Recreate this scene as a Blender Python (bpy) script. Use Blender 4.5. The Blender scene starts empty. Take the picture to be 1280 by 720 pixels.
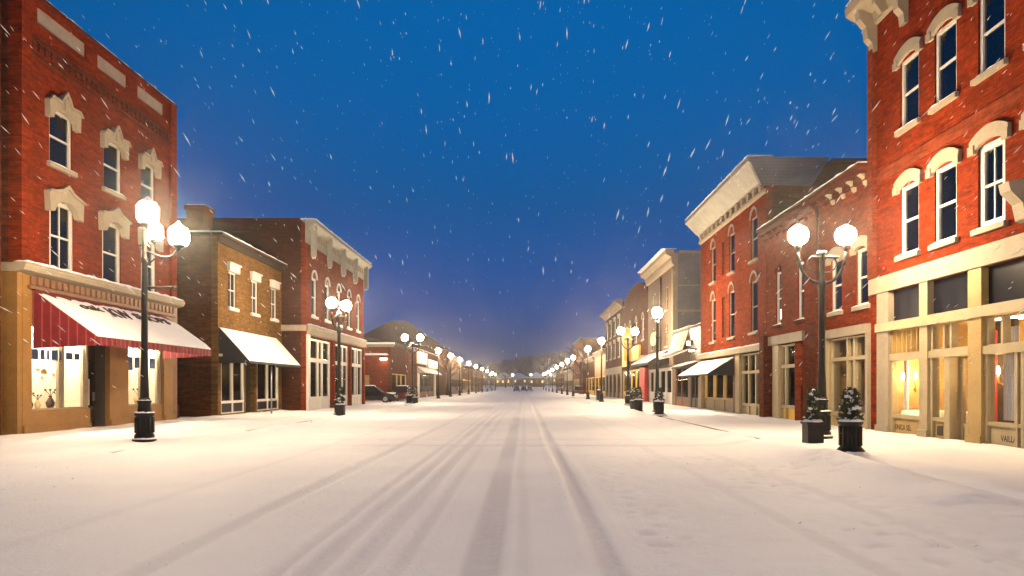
import bpy, bmesh, math, random
from mathutils import Vector, noise, Matrix
random.seed(7)
R = math.radians
scene = bpy.context.scene
COL = scene.collection
EYE = 1.5; FPX = 900.0; VPX = 655.0; HZY = 483.0

# ------------------------------------------------------------------ materials
def newmat(name):
    m = bpy.data.materials.new(name); m.use_nodes = True
    nt = m.node_tree; nt.nodes.clear()
    out = nt.nodes.new('ShaderNodeOutputMaterial')
    b = nt.nodes.new('ShaderNodeBsdfPrincipled')
    nt.links.new(b.outputs[0], out.inputs[0])
    return m, nt, b, out
def N(nt, t, **kw):
    n = nt.nodes.new(t)
    for k, v in kw.items(): setattr(n, k, v)
    return n
def uvnode(nt):
    return N(nt, 'ShaderNodeTexCoord').outputs['UV']
def objco(nt):
    return N(nt, 'ShaderNodeTexCoord').outputs['Object']
def noise_tex(nt, vec, scale, detail=4, rough=.55):
    n = N(nt, 'ShaderNodeTexNoise'); n.inputs['Scale'].default_value = scale
    n.inputs['Detail'].default_value = detail; n.inputs['Roughness'].default_value = rough
    nt.links.new(vec, n.inputs['Vector']); return n
def ramp(nt, fac, stops):
    r = N(nt, 'ShaderNodeValToRGB'); e = r.color_ramp.elements
    while len(e) < len(stops): e.new(.5)
    for i, (p, c) in enumerate(stops):
        e[i].position = p; e[i].color = (c[0], c[1], c[2], 1)
    nt.links.new(fac, r.inputs[0]); return r.outputs[0]
def mul(nt, a, b, fac=1):
    m = N(nt, 'ShaderNodeMix', data_type='RGBA', blend_type='MULTIPLY'); m.inputs[0].default_value = fac
    nt.links.new(a, m.inputs[6]); nt.links.new(b, m.inputs[7]); return m.outputs[2]
def bump(nt, h, b, strength=.4, dist=.02):
    n = N(nt, 'ShaderNodeBump'); n.inputs['Strength'].default_value = strength; n.inputs['Distance'].default_value = dist
    nt.links.new(h, n.inputs['Height']); nt.links.new(n.outputs[0], b.inputs['Normal'])
def brick(name, c1, c2, mortar, var=.35):
    m, nt, b, out = newmat(name)
    uv = uvnode(nt)
    t = N(nt, 'ShaderNodeTexBrick'); nt.links.new(uv, t.inputs['Vector'])
    t.inputs['Scale'].default_value = 1; t.inputs['Brick Width'].default_value = .23
    t.inputs['Row Height'].default_value = .078; t.inputs['Mortar Size'].default_value = .009
    t.inputs['Color1'].default_value = (*c1, 1); t.inputs['Color2'].default_value = (*c2, 1)
    t.inputs['Mortar'].default_value = (*mortar, 1); t.inputs['Bias'].default_value = -.2
    n = noise_tex(nt, uv, .55, 6, .65)
    n2 = noise_tex(nt, uv, 5.5, 3, .6)
    v = ramp(nt, n.outputs[0], [(.3, (1-var,)*3), (.7, (1.15,)*3)])
    v2 = ramp(nt, n2.outputs[0], [(.3, (.72,)*3), (.7, (1.15,)*3)])
    mp = N(nt, 'ShaderNodeMapping'); mp.inputs['Scale'].default_value = (1.1, 7.5, 1); nt.links.new(uv, mp.inputs[0])
    n3 = noise_tex(nt, mp.outputs[0], 1.0, 5, .75)
    v3 = ramp(nt, n3.outputs[0], [(.34, (.55,)*3), (.5, (1,)*3), (.68, (1.35,)*3)])
    c = mul(nt, mul(nt, mul(nt, t.outputs['Color'], v), v2), v3)
    nt.links.new(c, b.inputs['Base Color']); b.inputs['Roughness'].default_value = .92; b.inputs['Specular IOR Level'].default_value = .08
    inv = N(nt, 'ShaderNodeMath', operation='SUBTRACT'); inv.inputs[0].default_value = 1
    nt.links.new(t.outputs['Fac'], inv.inputs[1]); bump(nt, inv.outputs[0], b, .8, .015)
    return m
def painted(name, c, rough=.6, var=.25, scale=1.3, metal=0, bumps=.15, spec=.5):
    m, nt, b, out = newmat(name)
    uv = uvnode(nt)
    n = noise_tex(nt, uv, scale, 7, .65)
    col = ramp(nt, n.outputs[0], [(.25, tuple(x*(1-var) for x in c)), (.55, c), (.8, tuple(min(1, x*(1+var*.35)) for x in c))])
    n2 = noise_tex(nt, uv, scale*14, 3, .6)
    col = mul(nt, col, ramp(nt, n2.outputs[0], [(.3, (.82,)*3), (.65, (1.05,)*3)]))
    nt.links.new(col, b.inputs['Base Color']); b.inputs['Roughness'].default_value = rough
    b.inputs['Metallic'].default_value = metal; b.inputs['Specular IOR Level'].default_value = spec
    if bumps: bump(nt, n2.outputs[0], b, bumps, .01)
    return m
def emis(name, c, s):
    m, nt, b, out = newmat(name); nt.nodes.remove(b)
    e = N(nt, 'ShaderNodeEmission'); e.inputs[0].default_value = (*c, 1); e.inputs[1].default_value = s
    nt.links.new(e.outputs[0], out.inputs[0]); return m
def glass(name, refl=.16, tint=(.85, .88, .9)):
    m, nt, b, out = newmat(name); nt.nodes.remove(b)
    tr = N(nt, 'ShaderNodeBsdfTransparent'); tr.inputs[0].default_value = (*tint, 1)
    g = N(nt, 'ShaderNodeBsdfGlossy'); g.inputs['Roughness'].default_value = .04
    lw = N(nt, 'ShaderNodeLayerWeight'); lw.inputs[0].default_value = refl
    mx = N(nt, 'ShaderNodeMixShader')
    nt.links.new(lw.outputs['Fresnel'], mx.inputs[0]); nt.links.new(tr.outputs[0], mx.inputs[1]); nt.links.new(g.outputs[0], mx.inputs[2])
    nt.links.new(mx.outputs[0], out.inputs[0]); return m
def snowmat(name, wear=False):
    m, nt, b, out = newmat(name)
    co = objco(nt)
    n = noise_tex(nt, co, .35, 5, .6)
    col = ramp(nt, n.outputs[0], [(.3, (.82, .82, .84)), (.7, (.91, .91, .92))])
    n2 = noise_tex(nt, co, 9, 6, .7)
    if wear:
        a = N(nt, 'ShaderNodeAttribute'); a.attribute_name = 'wear'
        ad = N(nt, 'ShaderNodeMath', operation='MULTIPLY'); nt.links.new(a.outputs['Fac'], ad.inputs[0])
        sc = ramp(nt, n2.outputs[0], [(.3, (.7,)*3), (.6, (1.1,)*3)]); nt.links.new(sc, ad.inputs[1])
        mx = N(nt, 'ShaderNodeMix', data_type='RGBA'); mx.clamp_factor = True
        nt.links.new(ad.outputs[0], mx.inputs[0]); nt.links.new(col, mx.inputs[6]); mx.inputs[7].default_value = (.60, .59, .62, 1)
        col = mx.outputs[2]
    nt.links.new(col, b.inputs['Base Color']); b.inputs['Roughness'].default_value = .65
    b.inputs['Specular IOR Level'].default_value = .25
    n4 = noise_tex(nt, co, 38, 4, .7)
    ad2 = N(nt, 'ShaderNodeMath', operation='MULTIPLY_ADD'); nt.links.new(n4.outputs[0], ad2.inputs[0]); ad2.inputs[1].default_value = .35; nt.links.new(n2.outputs[0], ad2.inputs[2])
    bump(nt, ad2.outputs[0], b, .75, .03)
    return m
def strip_mat(name, a, c2, width, rough=.8):
    m, nt, b, out = newmat(name)
    uv = uvnode(nt); sp = N(nt, 'ShaderNodeSeparateXYZ'); nt.links.new(uv, sp.inputs[0])
    mo = N(nt, 'ShaderNodeMath', operation='PINGPONG'); mo.inputs[1].default_value = width
    nt.links.new(sp.outputs[0], mo.inputs[0])
    dv = N(nt, 'ShaderNodeMath', operation='DIVIDE'); dv.inputs[1].default_value = width; nt.links.new(mo.outputs[0], dv.inputs[0])
    col = ramp(nt, dv.outputs[0], [(.80, a), (.92, c2)])
    n = noise_tex(nt, uv, 3, 5)
    col = mul(nt, col, ramp(nt, n.outputs[0], [(.3, (.7,)*3), (.7, (1.1,)*3)]))
    nt.links.new(col, b.inputs['Base Color']); b.inputs['Roughness'].default_value = rough
    return m
def boards(name, c, row=.14):
    m, nt, b, out = newmat(name)
    uv = uvnode(nt); sp = N(nt, 'ShaderNodeSeparateXYZ'); nt.links.new(uv, sp.inputs[0])
    mo = N(nt, 'ShaderNodeMath', operation='MODULO'); mo.inputs[1].default_value = row
    nt.links.new(sp.outputs[1], mo.inputs[0])
    dv = N(nt, 'ShaderNodeMath', operation='DIVIDE'); dv.inputs[1].default_value = row; nt.links.new(mo.outputs[0], dv.inputs[0])
    col = ramp(nt, dv.outputs[0], [(.0, tuple(x*.45 for x in c)), (.14, c)])
    n = noise_tex(nt, uv, .8, 6, .65)
    col = mul(nt, col, ramp(nt, n.outputs[0], [(.3, (.7,)*3), (.7, (1.1,)*3)]))
    nt.links.new(col, b.inputs['Base Color']); b.inputs['Roughness'].default_value = .8
    bump(nt, dv.outputs[0], b, .6, .02)
    return m

M = dict(
 red=brick('red_brick', (.245, .026, .0035), (.15, .014, .0025), (.11, .028, .010)),
 red2=brick('orange_brick', (.25, .033, .0045), (.155, .018, .003), (.10, .03, .011)),
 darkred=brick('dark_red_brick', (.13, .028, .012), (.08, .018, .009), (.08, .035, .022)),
 brown=brick('brown_brick', (.13, .042, .013), (.075, .025, .009), (.07, .036, .02)),
 ochre=brick('ochre_brick', (.19, .10, .028), (.135, .068, .02), (.12, .08, .04), .3),
 belt=brick('belt_brick', (.22, .036, .010), (.17, .027, .008), (.15, .05, .027)),
 stone=painted('cream_stone', (.32, .265, .19), .75, .22, 1.6),
 panel=painted('weathered_panel', (.30, .24, .19), .8, .3, 2.5),
 cream=painted('cream_paint', (.38, .31, .18), .5, .2, 1.8),
 tan=painted('tan_paint', (.37, .25, .085), .55, .25, 1.5),
 yellow=painted('yellow_paint', (.72, .44, .03), .5, .3, 1.2),
 ochrep=painted('ochre_plaster', (.24, .12, .027), .7, .3, 1.1),
 white=painted('white_paint', (.60, .58, .54), .45, .15, 2.5),
 greyw=painted('grey_cornice', (.26, .255, .22), .6, .3, 1.5),
 grey=boards('grey_siding', (.20, .20, .205)),
 brownside=boards('brown_siding', (.15, .10, .065), .2),
 whiteboards=boards('white_boards', (.62, .58, .52), .3),
 darkwood=painted('dark_wood', (.035, .022, .016), .5, .4, 2),
 brownwood=painted('brown_wood', (.16, .07, .03), .6, .5, 3),
 black=painted('black_metal', (.008, .008, .009), .5, .3, 4, 0, .1, .25),
 dark=painted('dark_panel', (.008, .009, .016), .3, .4, 2, spec=.12),
 darkroof=painted('dark_roof', (.05, .042, .045), .85, .3, 1.5),
 redroof=painted('dark_red_shingle', (.10, .035, .025), .85, .35, 1.5),
 maroon=strip_mat('maroon_canvas', (.15, .002, .010), (.30, .05, .045), .13),
 blackcan=painted('black_canvas', (.018, .02, .024), .85, .3, 2),
 redp=painted('red_paint', (.55, .02, .02), .5, .2, 1.5),
 snow=snowmat('snow'), ground=snowmat('street_snow', True),
 glass=glass('window_glass', .42), shopglass=glass('shop_glass', .08, (.95, .95, .95)),
 curtain=painted('curtain_cloth', (.56, .53, .55), .9, .3, 3),
 blind=painted('window_blind', (.36, .34, .36), .8, .2, 3), darkint=painted('dark_interior', (.06, .05, .045), .9, .3, 1.5),
 creamint=painted('cream_interior', (.42, .29, .13), .8, .3, 1.5),
 board=painted('display_board', (.80, .72, .58), .7, .12, 1.5),
 cloth=painted('table_linen', (.78, .78, .8), .8, .1, 2),
 blue=painted('blue_print', (.03, .10, .26), .6, .2, 4),
 ink=painted('dark_ink', (.04, .02, .015), .7, .3, 3),
 tanink=painted('tan_print', (.55, .38, .2), .7, .2, 3),
 plant=painted('dark_foliage', (.035, .05, .02), .8, .5, 8),
 bark=painted('bark', (.09, .06, .045), .9, .4, 6),
 rust=painted('rusty_branches', (.16, .07, .04), .9, .4, 4),
 woods=painted('hazy_twigs', (.20, .15, .125), .95, .5, .3), hill=painted('winter_woodland', (.10, .085, .085), .95, .5, .03),
 lamp=emis('lit_globe', (1, .74, .45), 370), lampfar=emis('lit_globe_small', (1, .72, .42), 280),
 tube=emis('shop_light', (1, .80, .52), 75), display_tube=emis('display_light', (1, .82, .58), 230), tubelow=emis('added_room_light', (1, .74, .42), 28), ultradark=brick('darkest_brick', (.07, .020, .009), (.045, .012, .006), (.05, .022, .013)),  # last entry: near-black brick for one building's shell and the alley steps
 flame=emis('candle_flame', (1, .62, .24), 260),
 litwin=emis('lit_window', (1, .66, .25), 1.3), sconce=emis('wall_light', (1, .75, .45), 40),
 carp=painted('black_car_paint', (.012, .012, .016), .25, .2, 1, .2, 0),
 carred=painted('maroon_car_paint', (.09, .015, .012), .25, .2, 1, .2, 0),
 cargrey=painted('grey_car_paint', (.10, .10, .11), .3, .2, 1, .2, 0),
 tyre=painted('tyre_rubber', (.012, .012, .012), .85, .2, 5),
 rim=painted('wheel_rim', (.3, .3, .32), .35, .2, 5, .8, 0),
 tail=painted('tail_lens', (.35, .01, .01), .2, .1, 5, 0, 0),
)

# ------------------------------------------------------------------ mesh helper
class MB:
    def __init__(s): s.v = []; s.f = []; s.sm = []
    def add(s, vs, fs, sm=False):
        b = len(s.v); s.v += [tuple(p) for p in vs]
        for f in fs: s.f.append(tuple(b+i for i in f)); s.sm.append(sm)
        return s
    def box(s, x0, x1, y0, y1, z0, z1):
        return s.add([(x0,y0,z0),(x1,y0,z0),(x1,y1,z0),(x0,y1,z0),(x0,y0,z1),(x1,y0,z1),(x1,y1,z1),(x0,y1,z1)],
                     [(0,3,2,1),(4,5,6,7),(0,1,5,4),(1,2,6,5),(2,3,7,6),(3,0,4,7)])
    def lathe(s, prof, seg=16, cx=0, cy=0, smooth=True):
        vs = []; n = len(prof)
        for r, z in prof:
            for k in range(seg):
                a = 2*math.pi*k/seg; vs.append((cx+r*math.cos(a), cy+r*math.sin(a), z))
        fs = [(i*seg+k, i*seg+(k+1) % seg, (i+1)*seg+(k+1) % seg, (i+1)*seg+k) for i in range(n-1) for k in range(seg)]
        fs.append(tuple(reversed(range(seg)))); fs.append(tuple((n-1)*seg+k for k in range(seg)))
        return s.add(vs, fs, smooth)
    def tube(s, pts, r, seg=8):
        pts = [Vector(p) for p in pts]; vs = []; rr = r if isinstance(r, (list, tuple)) else [r]*len(pts)
        for i, p in enumerate(pts):
            d = (pts[min(i+1, len(pts)-1)] - pts[max(i-1, 0)]).normalized()
            a = d.cross(Vector((0, 0, 1))) if abs(d.z) < .95 else d.cross(Vector((1, 0, 0)))
            a.normalize(); b = d.cross(a)
            for k in range(seg):
                t = 2*math.pi*k/seg; vs.append(p + (a*math.cos(t)+b*math.sin(t))*rr[i])
        n = len(pts)
        fs = [(i*seg+k, i*seg+(k+1) % seg, (i+1)*seg+(k+1) % seg, (i+1)*seg+k) for i in range(n-1) for k in range(seg)]
        fs.append(tuple(range(seg))); fs.append(tuple((n-1)*seg+k for k in range(seg)))
        return s.add(vs, fs, True)
    def sphere(s, c, r, seg=16, rings=10, sz=1, jit=0):
        vs = [(c[0], c[1], c[2]+r*sz)]
        for i in range(1, rings):
            ph = math.pi*i/rings
            for k in range(seg):
                a = 2*math.pi*k/seg; q = r*(1+random.uniform(-jit, jit))
                vs.append((c[0]+q*math.sin(ph)*math.cos(a), c[1]+q*math.sin(ph)*math.sin(a), c[2]+q*sz*math.cos(ph)))
        vs.append((c[0], c[1], c[2]-r*sz)); L = len(vs)-1
        fs = [(0, 1+k, 1+(k+1) % seg) for k in range(seg)]
        for i in range(rings-2):
            for k in range(seg):
                a = 1+i*seg+k; b = 1+i*seg+(k+1) % seg; fs.append((a, a+seg, b+seg, b))
        fs += [(L, 1+(rings-2)*seg+(k+1) % seg, 1+(rings-2)*seg+k) for k in range(seg)]
        return s.add(vs, fs, True)
    def build(s, name, mat, parent=None, loc=None, bevel=0):
        me = bpy.data.meshes.new(name); me.from_pydata(s.v, [], s.f)
        bm = bmesh.new(); bm.from_mesh(me)
        if bevel:
            bmesh.ops.remove_doubles(bm, verts=bm.verts, dist=1e-5)
            es = [e for e in bm.edges if len(e.link_faces) == 2 and e.calc_face_angle(0) > .6]
            bmesh.ops.bevel(bm, geom=es, offset=bevel, segments=2, affect='EDGES', profile=.6)
        bmesh.ops.recalc_face_normals(bm, faces=bm.faces)
        if not bevel:
            bm.faces.ensure_lookup_table()
            for i, f in enumerate(bm.faces):
                f.smooth = s.sm[i] if i < len(s.sm) else False
        uvl = bm.loops.layers.uv.new('UV')
        for f in bm.faces:
            n = f.normal; ax, ay, az = abs(n.x), abs(n.y), abs(n.z)
            for l in f.loops:
                c = l.vert.co
                l[uvl].uv = (c.y, c.z) if ax >= ay and ax >= az else ((c.x, c.z) if ay >= az else (c.x, c.y))
        bm.to_mesh(me); bm.free(); me.materials.append(mat)
        o = bpy.data.objects.new(name, me); COL.objects.link(o)
        if parent: o.parent = parent
        if loc: o.location = loc
        return o
def tag(o, label=None, cat=None, group=None, kind=None):
    if label: o['label'] = label
    if cat: o['category'] = cat
    if group: o['group'] = group
    if kind: o['kind'] = kind
    return o
def empty(name, loc, label, cat, group=None, rz=0):
    o = bpy.data.objects.new(name, None); COL.objects.link(o); o.location = loc; o.rotation_euler = (0, 0, rz)
    o.empty_display_size = .3
    return tag(o, label, cat, group)
def copy_tree(o, parent=None):
    c = o.copy(); COL.objects.link(c); c.parent = parent
    for ch in list(o.children): copy_tree(ch, c)
    return c
def text_mesh(body, size, origin, right, up, depth=.02, squash=1):
    cu = bpy.data.curves.new('lettering', 'FONT'); cu.body = body; cu.size = size; cu.extrude = depth/2
    cu.offset = size*.02
    ob = bpy.data.objects.new('lettering', cu); COL.objects.link(ob)
    bpy.context.view_layer.update()
    me = bpy.data.meshes.new_from_object(ob.evaluated_get(bpy.context.evaluated_depsgraph_get()))
    mb = MB(); r = Vector(right).normalized(); u = Vector(up).normalized(); n = r.cross(u); og = Vector(origin)
    w = max(v.co.x for v in me.vertices)
    mb.add([og + r*v.co.x*squash + u*v.co.y + n*(v.co.z+depth/2) for v in me.vertices], [tuple(p.vertices) for p in me.polygons])
    bpy.data.objects.remove(ob); bpy.data.curves.remove(cu); bpy.data.meshes.remove(me)
    return mb, w*squash

# ------------------------------------------------------------------ buildings
class Bld:
    """facade coordinates: u = world Y, w = out towards the street, z = up"""
    def __init__(s, side, D, u0, u1, H, name, label, cat='building', group=None, depth=12):
        s.s, s.D, s.u0, s.u1, s.H, s.dp = side, D, u0, u1, H, depth
        s.e = empty(name, (side*D, u0, 0), label, cat, group); s.op = []
    def Y(s, px): return FPX*s.D/(s.s*(px-VPX))
    def Z(s, px, py): return EYE + (HZY-py)/abs(px-VPX)*s.D
    def P(s, u, w, z): return (-s.s*w, u-s.u0, z)
    def bx(s, mb, u0, u1, w0, w1, z0, z1):
        xs = sorted((-s.s*w0, -s.s*w1)); return mb.box(xs[0], xs[1], u0-s.u0, u1-s.u0, z0, z1)
    def prism(s, mb, pts, w0, w1):           # outline in (u,z)
        n = len(pts); vs = [s.P(u, w0, z) for u, z in pts] + [s.P(u, w1, z) for u, z in pts]
        return mb.add(vs, [tuple(range(n)), tuple(range(2*n-1, n-1, -1))] + [(i, (i+1) % n, n+(i+1) % n, n+i) for i in range(n)])
    def run(s, mb, prof, u0, u1):            # moulding: outline in (w,z) swept along u
        n = len(prof); vs = [s.P(u0, w, z) for w, z in prof] + [s.P(u1, w, z) for w, z in prof]
        return mb.add(vs, [tuple(range(n)), tuple(range(2*n-1, n-1, -1))] + [(i, (i+1) % n, n+(i+1) % n, n+i) for i in range(n)])
    def part(s, mb, name, mat, parent=None, label=None):
        o = mb.build(name, mat, parent or s.e)
        if label: o['label'] = label
        return o
    def B(s, name, mat, *boxes, parent=None):
        mb = MB()
        for b in boxes: s.bx(mb, *b)
        return s.part(mb, name, mat, parent)
    def opening(s, u0, u1, z0, z1): s.op.append((u0, u1, z0, z1))
    def front(s, mat, z1=None, t=.3):
        z1 = z1 or s.H
        us = sorted({s.u0, s.u1, *[o[0] for o in s.op], *[o[1] for o in s.op]}); us = [u for u in us if s.u0 <= u <= s.u1]
        zs = sorted({-.3, z1, *[o[2] for o in s.op], *[o[3] for o in s.op]}); zs = [z for z in zs if -.3 <= z <= z1]
        def solid(i, j):
            if i < 0 or j < 0 or i >= len(us)-1 or j >= len(zs)-1: return False
            c = ((us[i]+us[i+1])/2, (zs[j]+zs[j+1])/2)
            return not any(o[0] < c[0] < o[1] and o[2] < c[1] < o[3] for o in s.op)
        mb = MB()
        for i in range(len(us)-1):
            for j in range(len(zs)-1):
                if not solid(i, j): continue
                a, b, c, d = us[i], us[i+1], zs[j], zs[j+1]
                for w in (0, -t): mb.add([s.P(a, w, c), s.P(b, w, c), s.P(b, w, d), s.P(a, w, d)], [(0, 1, 2, 3)])
                if not solid(i-1, j): mb.add([s.P(a, 0, c), s.P(a, -t, c), s.P(a, -t, d), s.P(a, 0, d)], [(0, 1, 2, 3)])
                if not solid(i+1, j): mb.add([s.P(b, 0, c), s.P(b, -t, c), s.P(b, -t, d), s.P(b, 0, d)], [(0, 1, 2, 3)])
                if not solid(i, j-1): mb.add([s.P(a, 0, c), s.P(a, -t, c), s.P(b, -t, c), s.P(b, 0, c)], [(0, 1, 2, 3)])
                if not solid(i, j+1): mb.add([s.P(a, 0, d), s.P(a, -t, d), s.P(b, -t, d), s.P(b, 0, d)], [(0, 1, 2, 3)])
        bm_o = mb.build('wall', mat, s.e)
        return bm_o
    def shell(s, mat, slab=None, hroof=None, roofsnow=True, back=None):
        H = hroof or s.H; t = .3
        s.B('side_wall', mat, (s.u0, s.u0+t, -s.dp, -t, -.3, H))
        s.B('side_wall', mat, (s.u1-t, s.u1, -s.dp, -t, -.3, H))
        s.B('rear_wall', mat, (s.u0+t, s.u1-t, -s.dp, -s.dp+t, -.3, H))
        r = s.B('roof', M['darkroof'], (s.u0+t, s.u1-t, -s.dp+t, -t, H-.6, H-.45))
        if roofsnow: s.B('snow_cover', M['snow'], (s.u0+t, s.u1-t, -s.dp+t, -t, H-.45, H-.3), parent=r)
        if slab: s.B('floor_slab', M['darkint'], (s.u0+t, s.u1-t, -s.dp+t, -t, slab-.25, slab))
    def coping(s, z, mat, snow=True, out=.08, th=.12, sides=True):
        bxs = [(s.u0-out, s.u1+out, -.38, out, z, z+th)]
        if sides: bxs += [(s.u0-out, s.u0+.38, -s.dp-out, -.382, z, z+th), (s.u1-.38, s.u1+out, -s.dp-out, -.382, z, z+th)]
        c = s.B('coping', mat, *bxs)
        if snow:
            mb = MB(); lumpy(s, mb, s.u0-out, s.u1+out, -.38, out*.7, z+th, .08)
            if sides:
                for ua, ub in ((s.u0-out*.7, s.u0+.36), (s.u1-.36, s.u1+out*.7)): s.bx(mb, ua, ub, -s.dp, -.40, z+th, z+th+.06)
            s.part(mb, 'snow_cap', M['snow'], c)
        return c
    def window(s, c, wd, z0, z1, hood=None, hm='stone', sill=True, muntin=False, curtain=None, frame='white', fr=.09, add_open=True, sashmid=.5, snow=True, lit=False, arch=False):
        if add_open: s.opening(c-wd/2, c+wd/2, z0, z1)
        a, b = c-wd/2, c+wd/2; mb = MB()
        s.bx(mb, a, a+fr, -.15, -.05, z0, z1); s.bx(mb, b-fr, b, -.15, -.05, z0, z1)
        s.bx(mb, a+fr, b-fr, -.15, -.05, z1-fr, z1); s.bx(mb, a+fr, b-fr, -.15, -.05, z0, z0+fr)
        zm = z0+(z1-z0)*sashmid
        s.bx(mb, a+fr, b-fr, -.14, -.07, zm-.03, zm+.03)
        if muntin:
            s.bx(mb, c-.02, c+.02, -.13, -.08, z0+fr, zm-.031); s.bx(mb, c-.02, c+.02, -.13, -.08, zm+.031, z1-fr)
        wo = s.part(mb, 'window', M[frame])
        s.B('pane', M['litwin'] if lit else M['glass'], (a+fr, b-fr, -.11, -.10, z0+fr, z1-fr), parent=wo)
        if not lit:
            q = random.choice((.0, .25, .5, .5, .75)); 
            if q: s.B('blind', M['blind'], (a+fr, b-fr, -.20, -.19, z1-fr-(z1-z0-2*fr)*q, z1-fr), parent=wo)
        if curtain:
            mb = MB()
            k = 7
            for (p, q) in curtain:
                ua, ub = a+fr+(b-a-2*fr)*p, a+fr+(b-a-2*fr)*q
                vs = []
                for i in range(k*4+1):
                    uu = ua+(ub-ua)*i/(k*4); ww = -.24+.03*math.sin(i*1.7+c)
                    vs += [s.P(uu, ww, z0), s.P(uu, ww, z1)]
                mb.add(vs, [(2*i, 2*i+1, 2*i+3, 2*i+2) for i in range(k*4)], True)
            s.part(mb, 'curtain', M['curtain'], wo)
        if sill:
            so = s.B('sill', M[hm], (a-.12, b+.12, .003, .12, z0-.13, z0-.003), parent=wo)
            if snow:
                mb = MB(); lumpy(s, mb, a-.11, b+.11, .0, .11, z0-.003, .05); s.part(mb, 'snow_cap', M['snow'], wo)
        if hood:
            mb = MB(); h = wd/2
            if hood == 'peak':    # pointed hood with scrolled ears
                o = [(-h-.2, -.42), (-h-.22, .10), (-h-.1, .20), (-h*.45, .16), (-h*.3, .36), (0, .52), (h*.3, .36), (h*.45, .16), (h+.1, .20), (h+.22, .10), (h+.2, -.42),
                     (h+.02, -.40), (h-.04, -.22), (h*.6, -.10), (0, -.04), (-h*.6, -.10), (-h+.04, -.22), (-h-.02, -.40)]
                s.prism(mb, [(c+u, z1+z+.02) for u, z in o], .003, .17)
                o = [(-h-.27, .07), (-h-.12, .25), (-h*.5, .22), (-h*.3, .42), (0, .60), (h*.3, .42), (h*.5, .22), (h+.12, .25), (h+.27, .07), (h+.1, .16), (h*.45, .13), (h*.28, .32), (0, .47), (-h*.28, .32), (-h*.45, .13), (-h-.1, .16)]
                s.prism(mb, [(c+u, z1+z+.02) for u, z in o], .173, .24)
                s.bx(mb, c-.09, c+.09, .172, .22, z1+.02, z1+.38)
            elif hood == 'peak_low':
                o = [(-h-.22, -.45), (-h-.26, .16), (-h-.16, .24), (-h*.5, .27), (0, .46), (h*.5, .27), (h+.16, .24), (h+.26, .16), (h+.22, -.45),
                     (h+.02, -.42), (h*.75, -.16), (h*.4, -.05), (0, -.02), (-h*.4, -.05), (-h*.75, -.16), (-h-.02, -.42)]
                s.prism(mb, [(c+u, z1+z+.02) for u, z in o], .003, .19)
                o = [(-h-.3, .16), (-h*.5, .33), (0, .53), (h*.5, .33), (h+.3, .16), (h+.28, .1), (h*.5, .23), (0, .40), (-h*.5, .23), (-h-.28, .1)]
                s.prism(mb, [(c+u, z1+z+.02) for u, z in o], .193, .25)
            elif hood == 'arch':
                o = []; n = 10
                for i in range(n+1):
                    t = -1+2*i/n; o.append((t*(h+.22), .18+.22*(1-t*t)))
                o.append((h+.22, -.14)); o.append((h+.02, -.14))
                for i in range(n+1):
                    t = 1-2*i/n; o.append((t*(h+.0), -.06+.12*(1-t*t)))
                o += [(-h-.02, -.14), (-h-.22, -.14)]
                s.prism(mb, [(c+u, z1+z) for u, z in o], .003, .09)
                for sg in (-1, 1): s.bx(mb, *sorted((c+sg*(h+.02), c+sg*(h+.24))), .092, .12, z1-.16, z1+.06)
            elif hood == 'flat':
                s.bx(mb, a-.16, b+.16, .003, .14, z1+.0, z1+.34); s.bx(mb, a-.22, b+.22, .004, .2, z1+.342, z1+.42)
            elif hood == 'narrow':
                o = []; n = 8
                for i in range(n+1):
                    t = math.pi*(1-i/n); o.append(((h+.07)*math.cos(t), (h+.05)*math.sin(t)))
                for i in range(n+1):
                    t = math.pi*i/n; o.append(((h-.01)*math.cos(t), (h-.07)*math.sin(t)))
                s.prism(mb, [(c+u, z1+z-.05) for u, z in o], .003, .07)
            ho = s.part(mb, 'hood', M[hm], wo)
        return wo
    def grid(s, name, us, zs, cells, mat, bar=.1, w0=-.14, w1=-.03, panel=None, glassm='shopglass', parent=None, darkm='dark'):
        """a timber shopfront: bars on every line, cells g glass / p panel / d dark / space empty, rows from the bottom"""
        mb = MB(); h = bar/2
        for i, u in enumerate(us): s.bx(mb, u-h, u+h, w0, w1, zs[0], zs[-1])
        for j, z in enumerate(zs):
            for i in range(len(us)-1):
                row = cells[j] if j < len(cells) else cells[-1]; prev = cells[j-1] if j > 0 else row
                if row[i] == ' ' and prev[i] == ' ': continue
                s.bx(mb, us[i]+h, us[i+1]-h, w0+.01, w1-.012, max(zs[0], z-h), min(zs[-1], z+h))
        fo = s.part(mb, name, M[mat], parent)
        for j in range(len(zs)-1):
            for i in range(len(us)-1):
                c = cells[j][i]
                if c == ' ': continue
                za = zs[j] if j == 0 else zs[j]+h
                bb = (us[i]+h, us[i+1]-h, (w0+w1)/2-.01, (w0+w1)/2+.01, zs[j]+h, zs[j+1]-h)
                if c == 'g': s.B('pane', M[glassm], bb, parent=fo)
                elif c == 'd': s.B('panel', M[darkm], bb, parent=fo)
                elif c == 'l': s.B('pane', M['litwin'], bb, parent=fo)
                elif c == 'p':
                    p = s.B('panel', M[panel or mat], bb, (us[i]+h+.07, us[i+1]-h-.07, (w0+w1)/2+.0101, (w0+w1)/2+.04, zs[j]+h+.06, zs[j+1]-h-.06), parent=fo)
        return fo
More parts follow.
